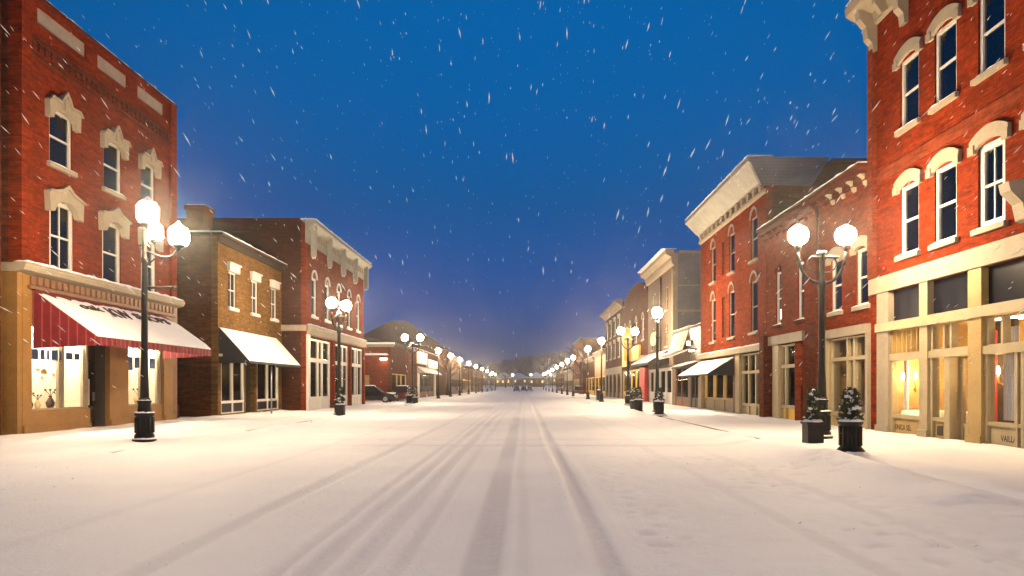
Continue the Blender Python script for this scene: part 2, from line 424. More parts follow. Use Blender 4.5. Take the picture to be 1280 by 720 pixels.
    def room(s, u0, u1, z0, z1, dp, mat, light=None, w0=-.3):
        mb = MB(); P = s.P
        q = lambda *p: mb.add(p, [(0, 1, 2, 3)])
        q(P(u0, -dp, z0), P(u1, -dp, z0), P(u1, -dp, z1), P(u0, -dp, z1))
        q(P(u0, w0, z0), P(u0, -dp, z0), P(u0, -dp, z1), P(u0, w0, z1)); q(P(u1, w0, z0), P(u1, -dp, z0), P(u1, -dp, z1), P(u1, w0, z1))
        q(P(u0, w0, z0), P(u1, w0, z0), P(u1, -dp, z0), P(u0, -dp, z0)); q(P(u0, w0, z1), P(u1, w0, z1), P(u1, -dp, z1), P(u0, -dp, z1))
        o = s.part(mb, 'interior', M[mat])
        if light:
            m = (u0+u1)/2; L = (u1-u0)*.35
            s.B('ceiling_light', M[light], (m-L, m+L, -.62*dp, -.62*dp+.12, z1-.12, z1-.04), parent=o)
        return o
def lumpy(s, mb, u0, u1, w0, w1, z, h, step=.22):
    """a bed of snow with an uneven top"""
    n = max(2, int((u1-u0)/step)); vs = []
    for i in range(n+1):
        u = u0+(u1-u0)*i/n; k = h*(.55+.6*random.random()) if 0 < i < n else h*.25; e = random.uniform(-.02, .03)
        vs += [s.P(u, w0, z), s.P(u, w0, z+k), s.P(u, w0+(w1-w0)*.7, z+k), s.P(u, w1+e, z+k*.45), s.P(u, w1+e, z+.001)]
    fs = []
    for i in range(n):
        for k in range(5): a = i*5+k; b = i*5+(k+1) % 5; fs.append((a, b, b+5, a+5))
    fs += [(0, 1, 2, 3, 4), tuple(n*5+k for k in range(5))]
    mb.add(vs, fs, False)

# ---- left 1: red brick building with the maroon awning
b = Bld(-1, 14.6, 20.8, 30.1, 13.15, 'brick_building', 'tall red brick building with maroon awning and pointed white window hoods')
tops = [(22.7, 1.12, 8.4, 10.15), (25.55, 1.1, 8.4, 10.15), (27.95, 1.0, 8.4, 10.15)]
curt = [[(.3, .62), (.75, .98)], [(.8, 1)], [(.0, .4), (.6, 1)]]
for (c, w, z0, z1), q in zip(tops, curt): b.window(c, w, z0, z1, 'peak', curtain=q, muntin=False)
for (c, w, m) in ((22.75, 1.2, True), (25.5, 1.15, False), (28.0, 1.1, False)): b.window(c, w, 5.1, 7.3, 'peak_low', muntin=m, curtain=[(.0, .22), (.82, 1)], sill=False, fr=.13)
for u0, u1 in ((21.6, 24.0), (24.65, 26.5), (27.2, 29.2)): b.opening(u0, u1, 12.42, 12.92)
b.opening(21.2, 29.75, .0, 3.35)
b.front(M['red'], 13.15)
b.shell(M['darkred'], 4.6)
for u0, u1 in ((21.6, 24.0), (24.65, 26.5), (27.2, 29.2)): b.B('stone_panel', M['panel'], (u0, u1, -.28, -.06, 12.42, 12.92))
b.coping(13.15, M['darkred'], out=.07, th=.1)
mb = MB()
u = 21.0
while u < 29.9: b.bx(mb, u, u+.13, .002, .07, 11.55, 11.8); u += .3
b.bx(mb, 20.8, 30.1, .002, .085, 11.802, 11.9); b.bx(mb, 20.8, 30.1, .002, .05, 11.35, 11.44)
b.part(mb, 'dentil_course', M['darkred'])
for q in (20.8, 29.65): b.B('corner_pilaster', M['red'], (q, q+.45, .002, .09, 5.2, 13.14))
mb = MB(); b.run(mb, [(.0, 4.78), (.28, 4.86), (.34, 4.98), (.34, 5.06), (.002, 5.1)], 20.6, 30.3); co = b.part(mb, 'shop_cornice', M['stone'])
b.B('cornice_return', M['stone'], (20.6, 20.797, -1.2, .0, 4.8, 5.06))
mb = MB(); lumpy(b, mb, 20.65, 30.25, .01, .33, 5.085, .1); b.part(mb, 'snow_cap', M['snow'], co)
mb = MB(); b.bx(mb, 21.0, 29.9, .003, .1, 3.36, 4.77)
for k in range(30): b.bx(mb, 21.1+k*.295, 21.27+k*.295, .101, .17, 4.5, 4.74)
b.bx(mb, 21.0, 29.9, .101, .2, 4.36, 4.46)
b.part(mb, 'fascia_board', M['brownwood'])
for a, c in ((20.803, 21.2), (25.2, 26.38), (29.0, 29.75)):
    b.B('pilaster', M['ochrep'], (a, c, -.5 if a > 21 else -.29, .11, -.2, 4.77 if a < 21 else 3.355), (a-.0, c+.0, .111, .17, -.2, .35))
b.B('pilaster', M['brownwood'], (29.76, 30.09, .002, .11, -.2, 4.77))
b.B('corner_pier', M['ochrep'], (20.6, 20.797, -1.0, .1, -.2, 4.79))
# bulkheads below the show windows
for a, c in ((21.2, 24.15), (26.38, 29.0)):
    b.B('bulkhead', M['ochrep'], (a, c, -.45, .05, -.2, .78), (a, c, .051, .1, -.2, .28))
    w = b.grid('shop_window', [a+.05, a+.05+(c-a-.1)*(.56 if a < 22 else .5), c-.05], [.78, 3.35], ['gg'], 'stone', .1, -.22, -.02)
    r = b.room(a+.03, c-.03, .785, 3.3, .95, 'board', None, w0=-.24)
    b.B('ceiling_light', M['display_tube'], (a+.2, c-.2, -.42, -.34, 3.2, 3.27), parent=r)
# window displays
mb = MB(); x = 21.35
for wd_, hh in ((.38, .32), (.2, .3), (.12, .3), (.3, .34), (.2, .28), (.34, .22), (.25, .2)):
    b.B('display_print', M['blue'], (x, x+wd_, -.066, -.06, 2.47-hh/2, 2.47+hh/2)); x += wd_+.1
for q in ((26.6, 26.98, -.066, -.06, 2.1, 2.6), (27.1, 27.45, -.066, -.06, 2.2, 2.6), (28.2, 28.6, -.066, -.06, 2.2, 2.6)): b.B('display_print', M['blue'], q)
mb = MB()
for cu, cz, r_ in ((21.7, 2.0, .14), (22.0, 1.95, .2), (22.45, 1.85, .12), (21.9, 1.75, .1)):
    mb = MB(); b.prism(mb, [(cu+r_*math.cos(t)*random.uniform(.5, 1), cz+r_*.6*math.sin(t)*random.uniform(.5, 1)) for t in [k*.5 for k in range(12)]], -.066, -.06); b.part(mb, 'display_print', M['tanink'])
def figurine(u, w, z, h, hue):
    e = empty('vase', (-14.6+w, u, z), hue[1], 'vase', 'ornaments in the show windows')
    mb = MB(); mb.lathe([(h*.12, 0), (h*.2, h*.1), (h*.26, h*.35), (h*.15, h*.6), (h*.08, h*.7), (h*.13, h*.8), (h*.1, h*.8)], 12); mb.build('body', M[hue[0]], e)
    mb = MB()
    for k in range(6):
        t = k*1.05; mb.tube([(0, 0, h*.75), (math.cos(t)*h*.15, math.sin(t)*h*.15, h*1.0), (math.cos(t)*h*.3, math.sin(t)*h*.3, h*1.15)], .008, 5)
        mb.sphere((math.cos(t)*h*.3, math.sin(t)*h*.3, h*1.17), h*.07, 6, 4)
    mb.build('stems', M['ink'], e)
for u, w, h, q in ((21.75, -.6, .5, ('ink', 'small dark vase nearest the street corner in the big lit show window')),
                   (22.15, -.62, .58, ('ink', 'dark vase second from the corner in the big lit show window')),
                   (22.5, -.6, .5, ('tanink', 'tan vase in the middle of the big lit show window')),
                   (22.95, -.5, .7, ('ink', 'tall dark vase beside the mullion of the big lit show window')),
                   (23.5, -.6, .6, ('tanink', 'tan vase beside the shop door end of the big lit show window')),
                   (26.95, -.6, .75, ('ink', 'dark vase in the narrow show window behind the lamp post')),
                   (28.3, -.6, .7, ('tanink', 'tan vase at the far end of the narrow show window'))):
    figurine(u, w, .8, h*.72, q)
# door
b.room(24.17, 25.18, .05, 3.3, 1.5, 'darkint', w0=-.05)
d = b.grid('door', [24.2, 25.15], [.06, .75, 2.35], ['p', 'g'], 'darkwood', .12, -.5, -.4, 'darkwood')
b.B('poster', M['board'], (24.42, 24.95, -.46, -.452, .85, 1.75), parent=d)
b.B('handle', M['rim'], (25.02, 25.06, -.4, -.33, 1.0, 1.3), parent=d)
b.B('transom', M['darkwood'], (24.2, 25.15, -.5, -.4, 2.42, 3.3))
# awning
aw_u0, aw_u1, aw_w = 21.25, 28.95, 2.0
mb = MB(); P = b.P
zt, zf = 4.35, 2.98
mb.add([P(aw_u0, .1, zt), P(aw_u1, .1, zt), P(aw_u1, aw_w, zf), P(aw_u0, aw_w, zf), P(aw_u0, .1, zt-.05), P(aw_u1, .1, zt-.05), P(aw_u1, aw_w, zf-.05), P(aw_u0, aw_w, zf-.05)],
       [(0, 1, 2, 3), (4, 5, 6, 7), (0, 1, 5, 4), (1, 2, 6, 5), (2, 3, 7, 6), (3, 0, 4, 7)])
for u in (aw_u0, aw_u1):
    e_ = -.02 if u == aw_u0 else .0
    mb.add([P(u+e_, .12, zt-.01), P(u+e_, aw_w, zf-.01), P(u+e_, aw_w, 2.72), P(u+e_, .12, 2.62), P(u+e_+.02, .12, zt-.01), P(u+e_+.02, aw_w, zf-.01), P(u+e_+.02, aw_w, 2.72), P(u+e_+.02, .12, 2.62)],
           [(0, 1, 2, 3), (4, 5, 6, 7), (0, 1, 5, 4), (1, 2, 6, 5), (2, 3, 7, 6), (3, 0, 4, 7)])
aw = b.part(mb, 'awning', M['maroon'])
mb = MB(); n = 42; vs = []
for i in range(n*4+1):
    u = aw_u0-.02+(aw_u1-aw_u0+.04)*i/(n*4); k = abs(math.sin(math.pi*i/4)); ww = aw_w+.012+.012*math.sin(i*.9)
    vs += [P(u, ww, zf-.02), P(u, ww+.01, 2.76-.06*k)]
mb.add(vs, [(2*i, 2*i+1, 2*i+3, 2*i+2) for i in range(n*4)], False)
b.part(mb, 'valance', M['maroon'], aw)
# snow on awning (ragged upper edge)
mb = MB(); n = 60; rows = 8; vs = []
dz = (zf-zt)/(aw_w-.1)
for i in range(n+1):
    u = aw_u0+.02+(aw_u1-aw_u0-.04)*i/n
    wtop = .2+.35*abs(noise.noise(Vector((u*1.3, 3.1, 0))))+.2*max(0, noise.noise(Vector((u*4, 1.1, 0))))
    for j in range(rows+1):
        t = j/rows; w = wtop+(aw_w+.02-wtop)*t; h = .01+.075*math.sin(min(1, t*6+.0)*math.pi/2)*(1 if t < .97 else .35) + .015*noise.noise(Vector((u*2, w*2, 5)))
        vs.append(P(u, w, zt+dz*(w-.1)+h))
fs = [(i*(rows+1)+j, i*(rows+1)+j+1, (i+1)*(rows+1)+j+1, (i+1)*(rows+1)+j) for i in range(n) for j in range(rows)]
mb.add(vs, fs, True)
for i0 in (0, n):
    base = [P(aw_u0+.02+(aw_u1-aw_u0-.04)*i0/n, w, zt+dz*(w-.1)+.002) for w in (.3, aw_w+.02)]
    tp = [vs[i0*(rows+1)+j] for j in range(rows+1)]
    mb.add([base[0]]+tp+[base[1]], [tuple(range(rows+3))])
mb.add([P(aw_u0+.02, aw_w+.02, zf+.0), P(aw_u1-.02, aw_w+.02, zf+.0), vs[-1], vs[rows]], [(0, 1, 2, 3)])
b.part(mb, 'snow_cover', M['snow'], aw)
upv = Vector((-(aw_w-.1), 0, zt-zf))
for body, u_, u2_, sz, w_ in (('oak', 22.5, 23.7, .42, .80), ('KW', 23.95, 25.3, .72, .96), ('SHOPS', 25.6, 28.1, .50, .86)):
    t_, L = text_mesh(body, sz, Vector(P(u_, w_, zt+dz*(w_-.1)+.10)), (0, 1, 0), upv, .02)
    t_, L = text_mesh(body, sz, Vector(P(u_, w_, zt+dz*(w_-.1)+.10)), (0, 1, 0), upv, .02, (u2_-u_)/L)
    t_.build('lettering', M['ink'], aw)
# alley between left 1 and left 2: stairs under snow
st = MB(); sn = MB()
for k in range(4): st.box(-18.2, -15.6, 31.2+k*.35, 31.55+k*.35, -.1, .16+k*.17); sn.box(-18.1, -15.8, 31.32+k*.35, 31.54+k*.35, .16+k*.17, .19+k*.17)
st = st.build('stairs', M['ultradark'], None); sn.build('snow_cap', M['snow'], st)
tag(st, 'snow covered steps in the dark alley beside the red brick building', 'stairs')

# unseen neighbour, put close to left 1 to shade its side wall
b = Bld(-1, 14.75, 8, 20.3, 13.6, 'brick_building', 'unseen dark brick building past the left edge, added to shade the red brick building')
for c in (10, 13, 16):
    for z0, z1 in ((8.2, 10.2), (5.0, 7.1)): b.window(c, 1.1, z0, z1, 'flat')
b.opening(9, 18.7, .5, 3.4); b.front(M['darkred']); b.shell(M['darkred'], 4.3); b.coping(13.6, M['stone'], sides=False)
b.grid('shopfront', [9, 12, 13.5, 18.7], [.5, 2.6, 3.4], ['ggg', 'ggg'], 'tan'); b.room(9, 18.7, 0, 3.6, 4, 'darkint')

# ---- left 2: ochre brick two-storey
b = Bld(-1, 14.2, 33.4, 42.2, 8.5, 'brick_building', 'small two-storey ochre brick building with chimney and snow-laden black awning')
for px, m in ((290.5, 1), (318, 1), (342, 1)):
    c = b.Y(px); b.window(c, .92, 5.3, 7.05, 'flat', muntin=True, fr=.07, hm='white')
b.opening(33.75, 36.6, .2, 2.9); b.opening(36.75, 38.1, .0, 2.9); b.opening(38.3, 41.7, .2, 2.9)
b.front(M['ochre']); b.shell(M['brown'], 3.8); 
mb = MB(); b.bx(mb, 33.2, 42.4, -.4, .3, 8.5, 8.62); b.bx(mb, 33.3, 42.3, .003, .12, 8.2, 8.495); b.bx(mb, 33.2, 33.8, -12.1, -.402, 8.5, 8.62)
cp = b.part(mb, 'cornice', M['darkwood'])
mb = MB(); lumpy(b, mb, 33.2, 42.4, -.3, .3, 8.625, .12); b.bx(mb, 33.2, 33.7, -12, -.31, 8.625, 8.71); b.part(mb, 'snow_cap', M['snow'], cp)
ch = MB(); xx = -1.65
ch.box(xx, xx+.85, .4, 1.3, 7.8, 9.8); ch.box(xx-.08, xx+.93, .32, 1.38, 9.8, 10.0)
co = ch.build('chimney', M['brown'], b.e); MB().box(xx, xx+.85, .4, 1.3, 10.0, 10.06).build('snow_cap', M['snow'], co)
for u0, u1 in ((33.75, 36.6), (38.3, 41.7)):
    w = b.grid('shop_window', [u0+.06, (u0+u1)/2, u1-.06], [.2, .75, 2.85], ['dd', 'gg'], 'white', .12)
    b.B('ornament', M['tan'], *[(u0+.3+k*.5, u0+.5+k*.5, -.11, -.09, .36, .62) for k in range(int((u1-u0-.5)/.5))], parent=w)
    b.room(u0, u1, .2, 3.0, 2.2, 'creamint', 'tube')
b.room(36.75, 38.1, .0, 3.0, 1.5, 'darkint')
d = b.grid('door', [36.85, 38.0], [.05, .8, 2.6], ['p', 'g'], 'darkwood', .12, -1.1, -1.0)
b.B('handle', M['rim'], (37.85, 37.89, -1.0, -.93, 1.0, 1.3), parent=d)
mb = MB(); mb.tube([b.P(37.35, 1.1, 0), b.P(37.35, 1.1, 2.55)], .04); b.part(mb, 'awning_post', M['rim'])
mb = MB(); P = b.P
def slab(mb, P, u0, u1, wa, za, wb, zb, th):
    mb.add([P(u0, wa, za), P(u1, wa, za), P(u1, wb, zb), P(u0, wb, zb), P(u0, wa, za-th), P(u1, wa, za-th), P(u1, wb, zb-th), P(u0, wb, zb-th)],
           [(0, 1, 2, 3), (4, 5, 6, 7), (0, 1, 5, 4), (1, 2, 6, 5), (2, 3, 7, 6), (3, 0, 4, 7)])
def snow_slope(b, name_parent, u0, u1, wa, za, wb, zb, th=.08, n=40):
    mb = MB(); rows = 6; vs = []
    for i in range(n+1):
        u = u0+(u1-u0)*i/n; w0 = wa+.12*abs(noise.noise(Vector((u*1.7, 9, wa))))
        for j in range(rows+1):
            t = j/rows; w = w0+(wb+.03-w0)*t; e = (1 if 0 < i < n else .3)
            vs.append(b.P(u, w, za+(zb-za)*(w-wa)/(wb-wa)+.012+e*th*(.8+.4*noise.noise(Vector((u*2, w*3, 2))))*(math.sin(min(1, t*5)*1.57))*(1 if j < rows else .3)))
    mb.add(vs, [(i*(rows+1)+j, i*(rows+1)+j+1, (i+1)*(rows+1)+j+1, (i+1)*(rows+1)+j) for i in range(n) for j in range(rows)], True)
    a = [b.P(u0, wa, za+.004), b.P(u0, wb, zb+.004), b.P(u1, wb, zb+.004), b.P(u1, wa, za+.004)]; mb.add(a, [(0, 1, 2, 3)])
    return b.part(mb, 'snow_cover', M['snow'], name_parent)
def awning(b, u0, u1, zt, wout, zf, mat, drop=.25, snow=True, label=None, side=True, wa=.02):
    mb = MB(); slab(mb, b.P, u0, u1, wa, zt, wout, zf, .04)
    if side:
        for u in (u0, u1):
            b.prism(mb, [(u-.012, 0), (u+.012, 0)], 0, 0) if False else None
            P = b.P
            mb.add([P(u-.012, wa, zt-.01), P(u-.012, wout, zf-.01), P(u-.012, wout, zf-drop), P(u-.012, wa, zf-drop), P(u+.012, wa, zt-.01), P(u+.012, wout, zf-.01), P(u+.012, wout, zf-drop), P(u+.012, wa, zf-drop)],
                   [(0, 1, 2, 3), (4, 5, 6, 7), (0, 1, 5, 4), (1, 2, 6, 5), (2, 3, 7, 6), (3, 0, 4, 7)])
    b.bx(mb, u0, u1, wout, wout+.02, zf-drop, zf-.005)
    a = b.part(mb, 'awning', M[mat], None, label)
    if snow: snow_slope(b, a, u0+.02, u1-.02, wa, zt, wout, zf)
    return a
awning(b, 33.5, 41.2, 4.25, 1.4, 2.7, 'blackcan', .12)
b.B('gutter', M['white'], (33.45, 36.2, .02, .18, 2.9, 3.02))

# ---- left 3: dark brick building with bracketed grey cornice
b = Bld(-1, 12.8, 42.3, 57.4, 11.1, 'brick_building', 'two-storey brick building with deep grey bracketed cornice and white shopfronts')
for i, u in enumerate((43.9, 46.8, 49.7, 52.6, 55.5)): b.window(u, 1.0, 5.75, 8.1, 'narrow', hm='white', curtain=[(0, .3), (.7, 1)], fr=.14)
b.opening(42.9, 47.6, 0, 4.5); b.opening(48.7, 52.3, 0, 4.5); b.opening(53.2, 56.9, 0, 4.5)
b.front(M['red2'], 11.1); b.shell(M['ultradark'], 5.2, 11.4)
mb = MB(); b.run(mb, [(.003, 9.95), (.12, 9.95), (.16, 10.15), (.18, 10.75), (.5, 11.0), (.62, 11.05), (.62, 11.22), (.003, 11.3)], 42.1, 57.7)
c3 = b.part(mb, 'cornice', M['greyw'])
for k in range(5):
    u = 42.6+k*3.55
    mb = MB(); b.prism(mb, [(u, 9.2), (u+.22, 9.2), (u+.28, 11.0), (u-.06, 11.0)], .19, .48); b.part(mb, 'bracket', M['greyw'], c3)
    mb = MB(); b.prism(mb, [(u+.7, 9.35), (u+.95, 9.2), (u+1.1, 9.5), (u+1.1, 9.9), (u+.6, 9.9)], .003, .2); b.part(mb, 'bracket', M['white'], c3)
for k in range(22): b.B('frieze_panel', M['stone'], (42.8+k*.67, 43.2+k*.67, .181, .24, 10.3, 10.62), parent=c3)
mb = MB(); lumpy(b, mb, 42.1, 57.7, -.3, .6, 11.3, .1); b.part(mb, 'snow_cap', M['snow'], c3)
mb = MB(); b.run(mb, [(.003, 4.55), (.15, 4.6), (.3, 4.95), (.3, 5.08), (.003, 5.15)], 42.4, 57.4)
sc3 = b.part(mb, 'shop_cornice', M['stone']); mb = MB(); lumpy(b, mb, 42.4, 57.4, .01, .28, 5.13, .08); b.part(mb, 'snow_cap', M['snow'], sc3)
b.B('cornice_return', M['panel'], (42.05, 42.297, -3.6, .1, 4.75, 5.1))
for (u0, u1, cc) in ((42.9, 47.6, ['p p', 'ggg', 'ggg']), (48.7, 52.3, ['ppp', 'ggg', 'ggg']), (53.2, 56.9, ['p p', 'ggg', 'ggg'])):
    cc = [r_.replace(' ', 'p') for r_ in cc]
    b.grid('shopfront', [u0+.12, u0+(u1-u0)*.42, u0+(u1-u0)*.62, u1-.12], [0, .75, 3.1, 4.4], cc, 'white', .24)
    b.room(u0, u1, 0, 4.45, 3.5, 'creamint', 'tube' if u0 < 45 else None)
for u in (42.45, 48.1, 52.75, 57.1): b.B('pilaster', M['red2' if u > 43 else 'white'], (u-.25+.1, u+.25, .003, .14, -.2, 4.55))

# ---- left 4: low red brick building seen end-on with lit wall light
b = Bld(-1, 13.0, 70.5, 84, 5.6, 'brick_building', 'low orange brick building with snowy eaves and a lit wall light on its end')
b.opening(71, 79.5, .5, 2.8); b.front(M['darkred']); b.shell(M['red2'], 3.4, 5.6)
mb = MB(); slab(mb, b.P, 69.9, 84.3, -6, 6.9, .35, 5.75, .2); slab(mb, b.P, 69.9, 84.3, -6.002, 6.9, -12.3, 5.75, .2)
r4 = b.part(mb, 'pitched_roof', M['darkroof'])
mb = MB(); slab(mb, b.P, 69.85, 84.3, -6, 7.02, .36, 5.86, .1); b.part(mb, 'snow_cover', M['darkroof'], r4)
b.B('eave_board', M['stone'], (69.9, 70.2, -12.2, .35, 5.35, 5.6)); mb = MB(); b.bx(mb, 69.75, 70.3, -12.2, .4, 5.602, 5.78); b.part(mb, 'snow_cap', M['snow'])
b.B('lean_to_roof', M['snow'], (69.4, 70.49, -7, -.3, 4.55, 4.7))
b.B('side_door', M['tan'], (70.44, 70.497, -2.9, -2.15, .1, 2.6))
lf = b.B('wall_light', M['sconce'], (70.2, 70.35, -1.0, -.4, 4.1, 4.25)); b.B('bracket', M['black'], (70.2, 70.498, -1.05, -.35, 4.252, 4.34), parent=lf)
b.grid('shop_window', [71.1, 74, 76.5, 79.4], [.5, 1.0, 2.75], ['ppp', 'ggg'], 'tan', .15); b.room(71, 79.5, .3, 3, 2.5, 'yellow', 'tube')
# ---- left 5 : house with a big hipped roof
def hip_house(name, x0, x1, y0, y1, hw, hp, label, wm, rm, windows=True, snow=False, base=0, cat='house', group=None):
    e = empty(name, ((x0+x1)/2, y0, base), label, cat, group); cx = (x0+x1)/2
    X0, X1, L = x0-cx, x1-cx, y1-y0
    w = MB(); w.box(X0, X1, 0, L, -.5, hw); w.build('wall', M[wm], e)
    ins = min(X1, L*.4); o = .3
    vs = [(X0-o, -o, hw), (X1+o, -o, hw), (X1+o, L+o, hw), (X0-o, L+o, hw), (X0*.18, ins, hp), (X1*.18, ins, hp), (X1*.18, L-ins, hp), (X0*.18, L-ins, hp)]
    MB().add(vs, [(0, 1, 5, 4), (1, 2, 6, 5), (2, 3, 7, 6), (3, 0, 4, 7), (4, 5, 6, 7), (0, 3, 2, 1)]).build('roof', M[rm], e)
    if windows:
        for k in range(max(1, int((X1-X0)/2.6))):
            x = X0+1.2+k*2.6
            if x+.9 < X1:
                f = MB(); f.box(x, x+.9, -.06, -.003, hw*.45, hw*.45+1.3); f = f.build('window', M['white'], e)
                MB().box(x+.1, x+.8, -.08, -.062, hw*.45+.1, hw*.45+1.2).build('pane', M['litwin'] if random.random() < .5 else M['dark'], f)
    return e
hip_house('hipped_house', -27, -13, 108, 124.5, 7.6, 11.9, 'brown house with a large dark hipped roof rising behind the white sign boards', 'brown', 'redroof', True)
# ---- left 6: shop with white sign boards
b = Bld(-1, 13.0, 86.5, 107, 6.0, 'shop_building', 'brown shop with two snow-dusted white sign boards over a dark front', 'shop')
b.opening(88.5, 103.5, 0, 3.1); b.front(M['brown']); b.shell(M['brown'], 3.6)
b.grid('shopfront', [88.6, 93.5, 98.5, 103.4], [0, .7, 3.05], ['ppp', 'ggg'], 'brownwood', .2, panel='brownwood'); b.room(88.5, 103.5, 0, 3.3, 4, 'darkint')
b.B('pilaster', M['white'], (87.6, 88.4, .003, .2, -.1, 3.3)); b.B('pilaster', M['white'], (103.6, 104.6, .003, .2, -.1, 3.3))
s1 = b.B('sign_board', M['white'], (87.2, 94, .003, .35, 4.3, 5.6)); s2 = b.B('sign_board', M['white'], (95.5, 105.5, .003, .35, 4.0, 5.1))
b.B('snow_cap', M['snow'], (87.2, 94, .003, .4, 5.603, 5.75), parent=s1); a_ = awning(b, 87.4, 105, 3.95, 1.0, 3.2, 'greyw', .1)
b.coping(6.0, M['darkwood'])

# ---- right 1: three-storey brick building with cream restaurant front
b = Bld(1, 11.0, 8.6, 22.8, 14.2, 'brick_building', 'three-storey red brick corner building with arched white hoods above a cream restaurant front')
cs = [20.55, 18.8, 16.95, 15.1, 13.3, 11.5]
for i, c in enumerate(cs):
    b.window(c, .98, 8.95, 10.95, 'arch', curtain=[(0, .22)] if i % 2 == 0 else [(0, .3)], fr=.1)
    b.window(c, .98, 5.28, 7.28, 'arch', curtain=[(0, .2)] if i != 2 else None, muntin=(i == 2), fr=.1 if i != 2 else .16)
b.opening(9.2, 22.3, -.0, 4.35)
b.front(M['red']); b.shell(M['darkred'], 4.7)
b.B('belt_course', M['belt'], (8.6, 22.8, .002, .06, 7.78, 8.12))
b.B('corner_pilaster', M['belt'], (22.45, 22.79, .003, .14, 4.87, 12.5))
b.B('lintel_band', M['stone'], (8.7, 22.76, .002, .12, 4.36, 4.85)); 
mb = MB(); b.run(mb, [(.003, 12.75), (.1, 12.8), (.18, 13.1), (.5, 13.25), (.66, 13.35), (.7, 13.6), (.003, 13.75)], 8.4, 23.15)
cr = b.part(mb, 'cornice', M['stone'])
mb = MB(); lumpy(b, mb, 8.4, 23.15, -.2, .68, 13.7, .1); b.part(mb, 'snow_cap', M['snow'], cr)
u = 22.55
while u > 9:
    mb = MB(); b.run(mb, [(.003, 11.95), (.12, 11.9), (.16, 12.2), (.3, 12.35), (.34, 12.7), (.55, 12.95), (.58, 13.2), (.003, 13.2)], u-.14, u+.14); b.part(mb, 'bracket', M['stone'], cr)
    mb = MB(); b.run(mb, [(.1, 12.82), (.3, 12.7), (.5, 13.0), (.5, 13.24), (.1, 13.24)], u-1.0, u-.82); b.part(mb, 'bracket', M['stone'], cr)
    u -= 1.82
# restaurant front
def rf(name, mat, *bx): return b.B(name, M[mat], *bx)
piers = [(21.6, 22.3, 'stone'), (19.5, 19.9, 'cream'), (17.2, 17.72, 'tan'), (14.3, 14.7, 'cream'), (9.2, 9.7, 'tan')]
for a, c, m in piers: rf('pier', m, (a, c, -.25, .08, -.2, 4.35), (a-.03, c+.03, .0801, .13, -.2, .32))
rf('rail', 'cream', (9.2, 22.3, .0803, .14, 3.16, 3.42)); rf('rail', 'cream', (9.71, 21.59, -.2, .05, 2.27, 2.46))
for a, c in ((19.9, 21.6), (17.72, 19.5), (14.7, 17.2), (9.7, 14.3)):
    rf('transom_panel', 'dark', (a, c, -.14, -.1, 3.421, 4.36))
yellowish = 'tan'
b.grid('shopfront', [19.95, 21.55], [0, .62, 2.3], ['p', 'g'], 'cream', .1, -.2, 0, 'tan')
b.grid('transom', [19.95, 20.2, 20.5, 20.75, 21.0, 21.3, 21.55], [2.46, 3.16], ['gggggg'], 'tan', .06, -.2, -.02)
b.grid('shopfront', [18.8, 19.45], [0, .62, 2.3], ['p', 'g'], 'cream', .1, -.2, 0, 'tan')
b.B('vent_grille', M['darkwood'], (19.0, 19.25, -.08, -.04, .2, .45))
b.grid('transom', [17.77, 18.6, 18.9, 19.45], [2.46, 3.16], ['ggg'], 'cream', .08, -.2, -.02)
b.grid('shopfront', [14.75, 15.9, 16.1, 17.15], [0, .62, 2.3], ['ppp', 'ggg'], 'cream', .09, -.2, 0, 'cream')
b.grid('transom', [14.75, 15.5, 16.6, 17.15], [2.46, 3.16], ['ggg'], 'cream', .08, -.2, -.02)
b.grid('shopfront', [9.75, 12, 14.25], [0, .62, 2.3], ['pp', 'gg'], 'cream', .1, -.2, 0, 'tan'); b.grid('transom', [9.75, 12, 14.25], [2.46, 3.16], ['gg'], 'cream', .08, -.2, -.02)
b.B('door_jamb', M['cream'], (18.62, 18.75, -.3, -.0, 0, 2.27)); b.B('threshold', M['stone'], (17.73, 18.61, -.4, -.0, -.1, .1))
d = b.grid('door', [17.8, 18.55], [.1, .5, 2.26], ['p', 'g'], 'cream', .1, -.36, -.28); b.B('handle', M['rim'], (17.87, 17.91, -.28, -.2, 1.0, 1.3), parent=d)
b.room(9.3, 22.25, 0, 3.4, 3.4, 'creamint', 'tubelow')  # unseen ceiling light added to brighten the room beyond the chandeliers
b.B('partition', M['darkint'], (17.9, 19.6, -1.3, -1.2, 0, 3.2)); b.B('drape', M['redp'], (17.95, 18.3, -.8, -.72, .1, 2.9)); b.B('drape', M['cloth'], (18.35, 18.6, -.8, -.72, .1, 2.9))
b.B('base_board', M['tan'], (14.7, 17.19, .0, .08, -.15, .08))
for body, u_, sz in (('UNICA SEL', 21.47, .22), ('VAILLARDE', 16.7, .2)):
    t_, L = text_mesh(body, sz, Vector(b.P(u_, -.068, .23)), (0, -1, 0), (0, 0, 1), .01, .85); t_.build('lettering', M['ink'], b.e)
mb = MB(); b.run(mb, [(.003, 5.1), (.12, 5.15), (.2, 5.5), (.45, 5.75), (.5, 5.95), (.003, 6.05)], 15.6, 15.95); b.part(mb, 'stone_corbel', M['stone'])
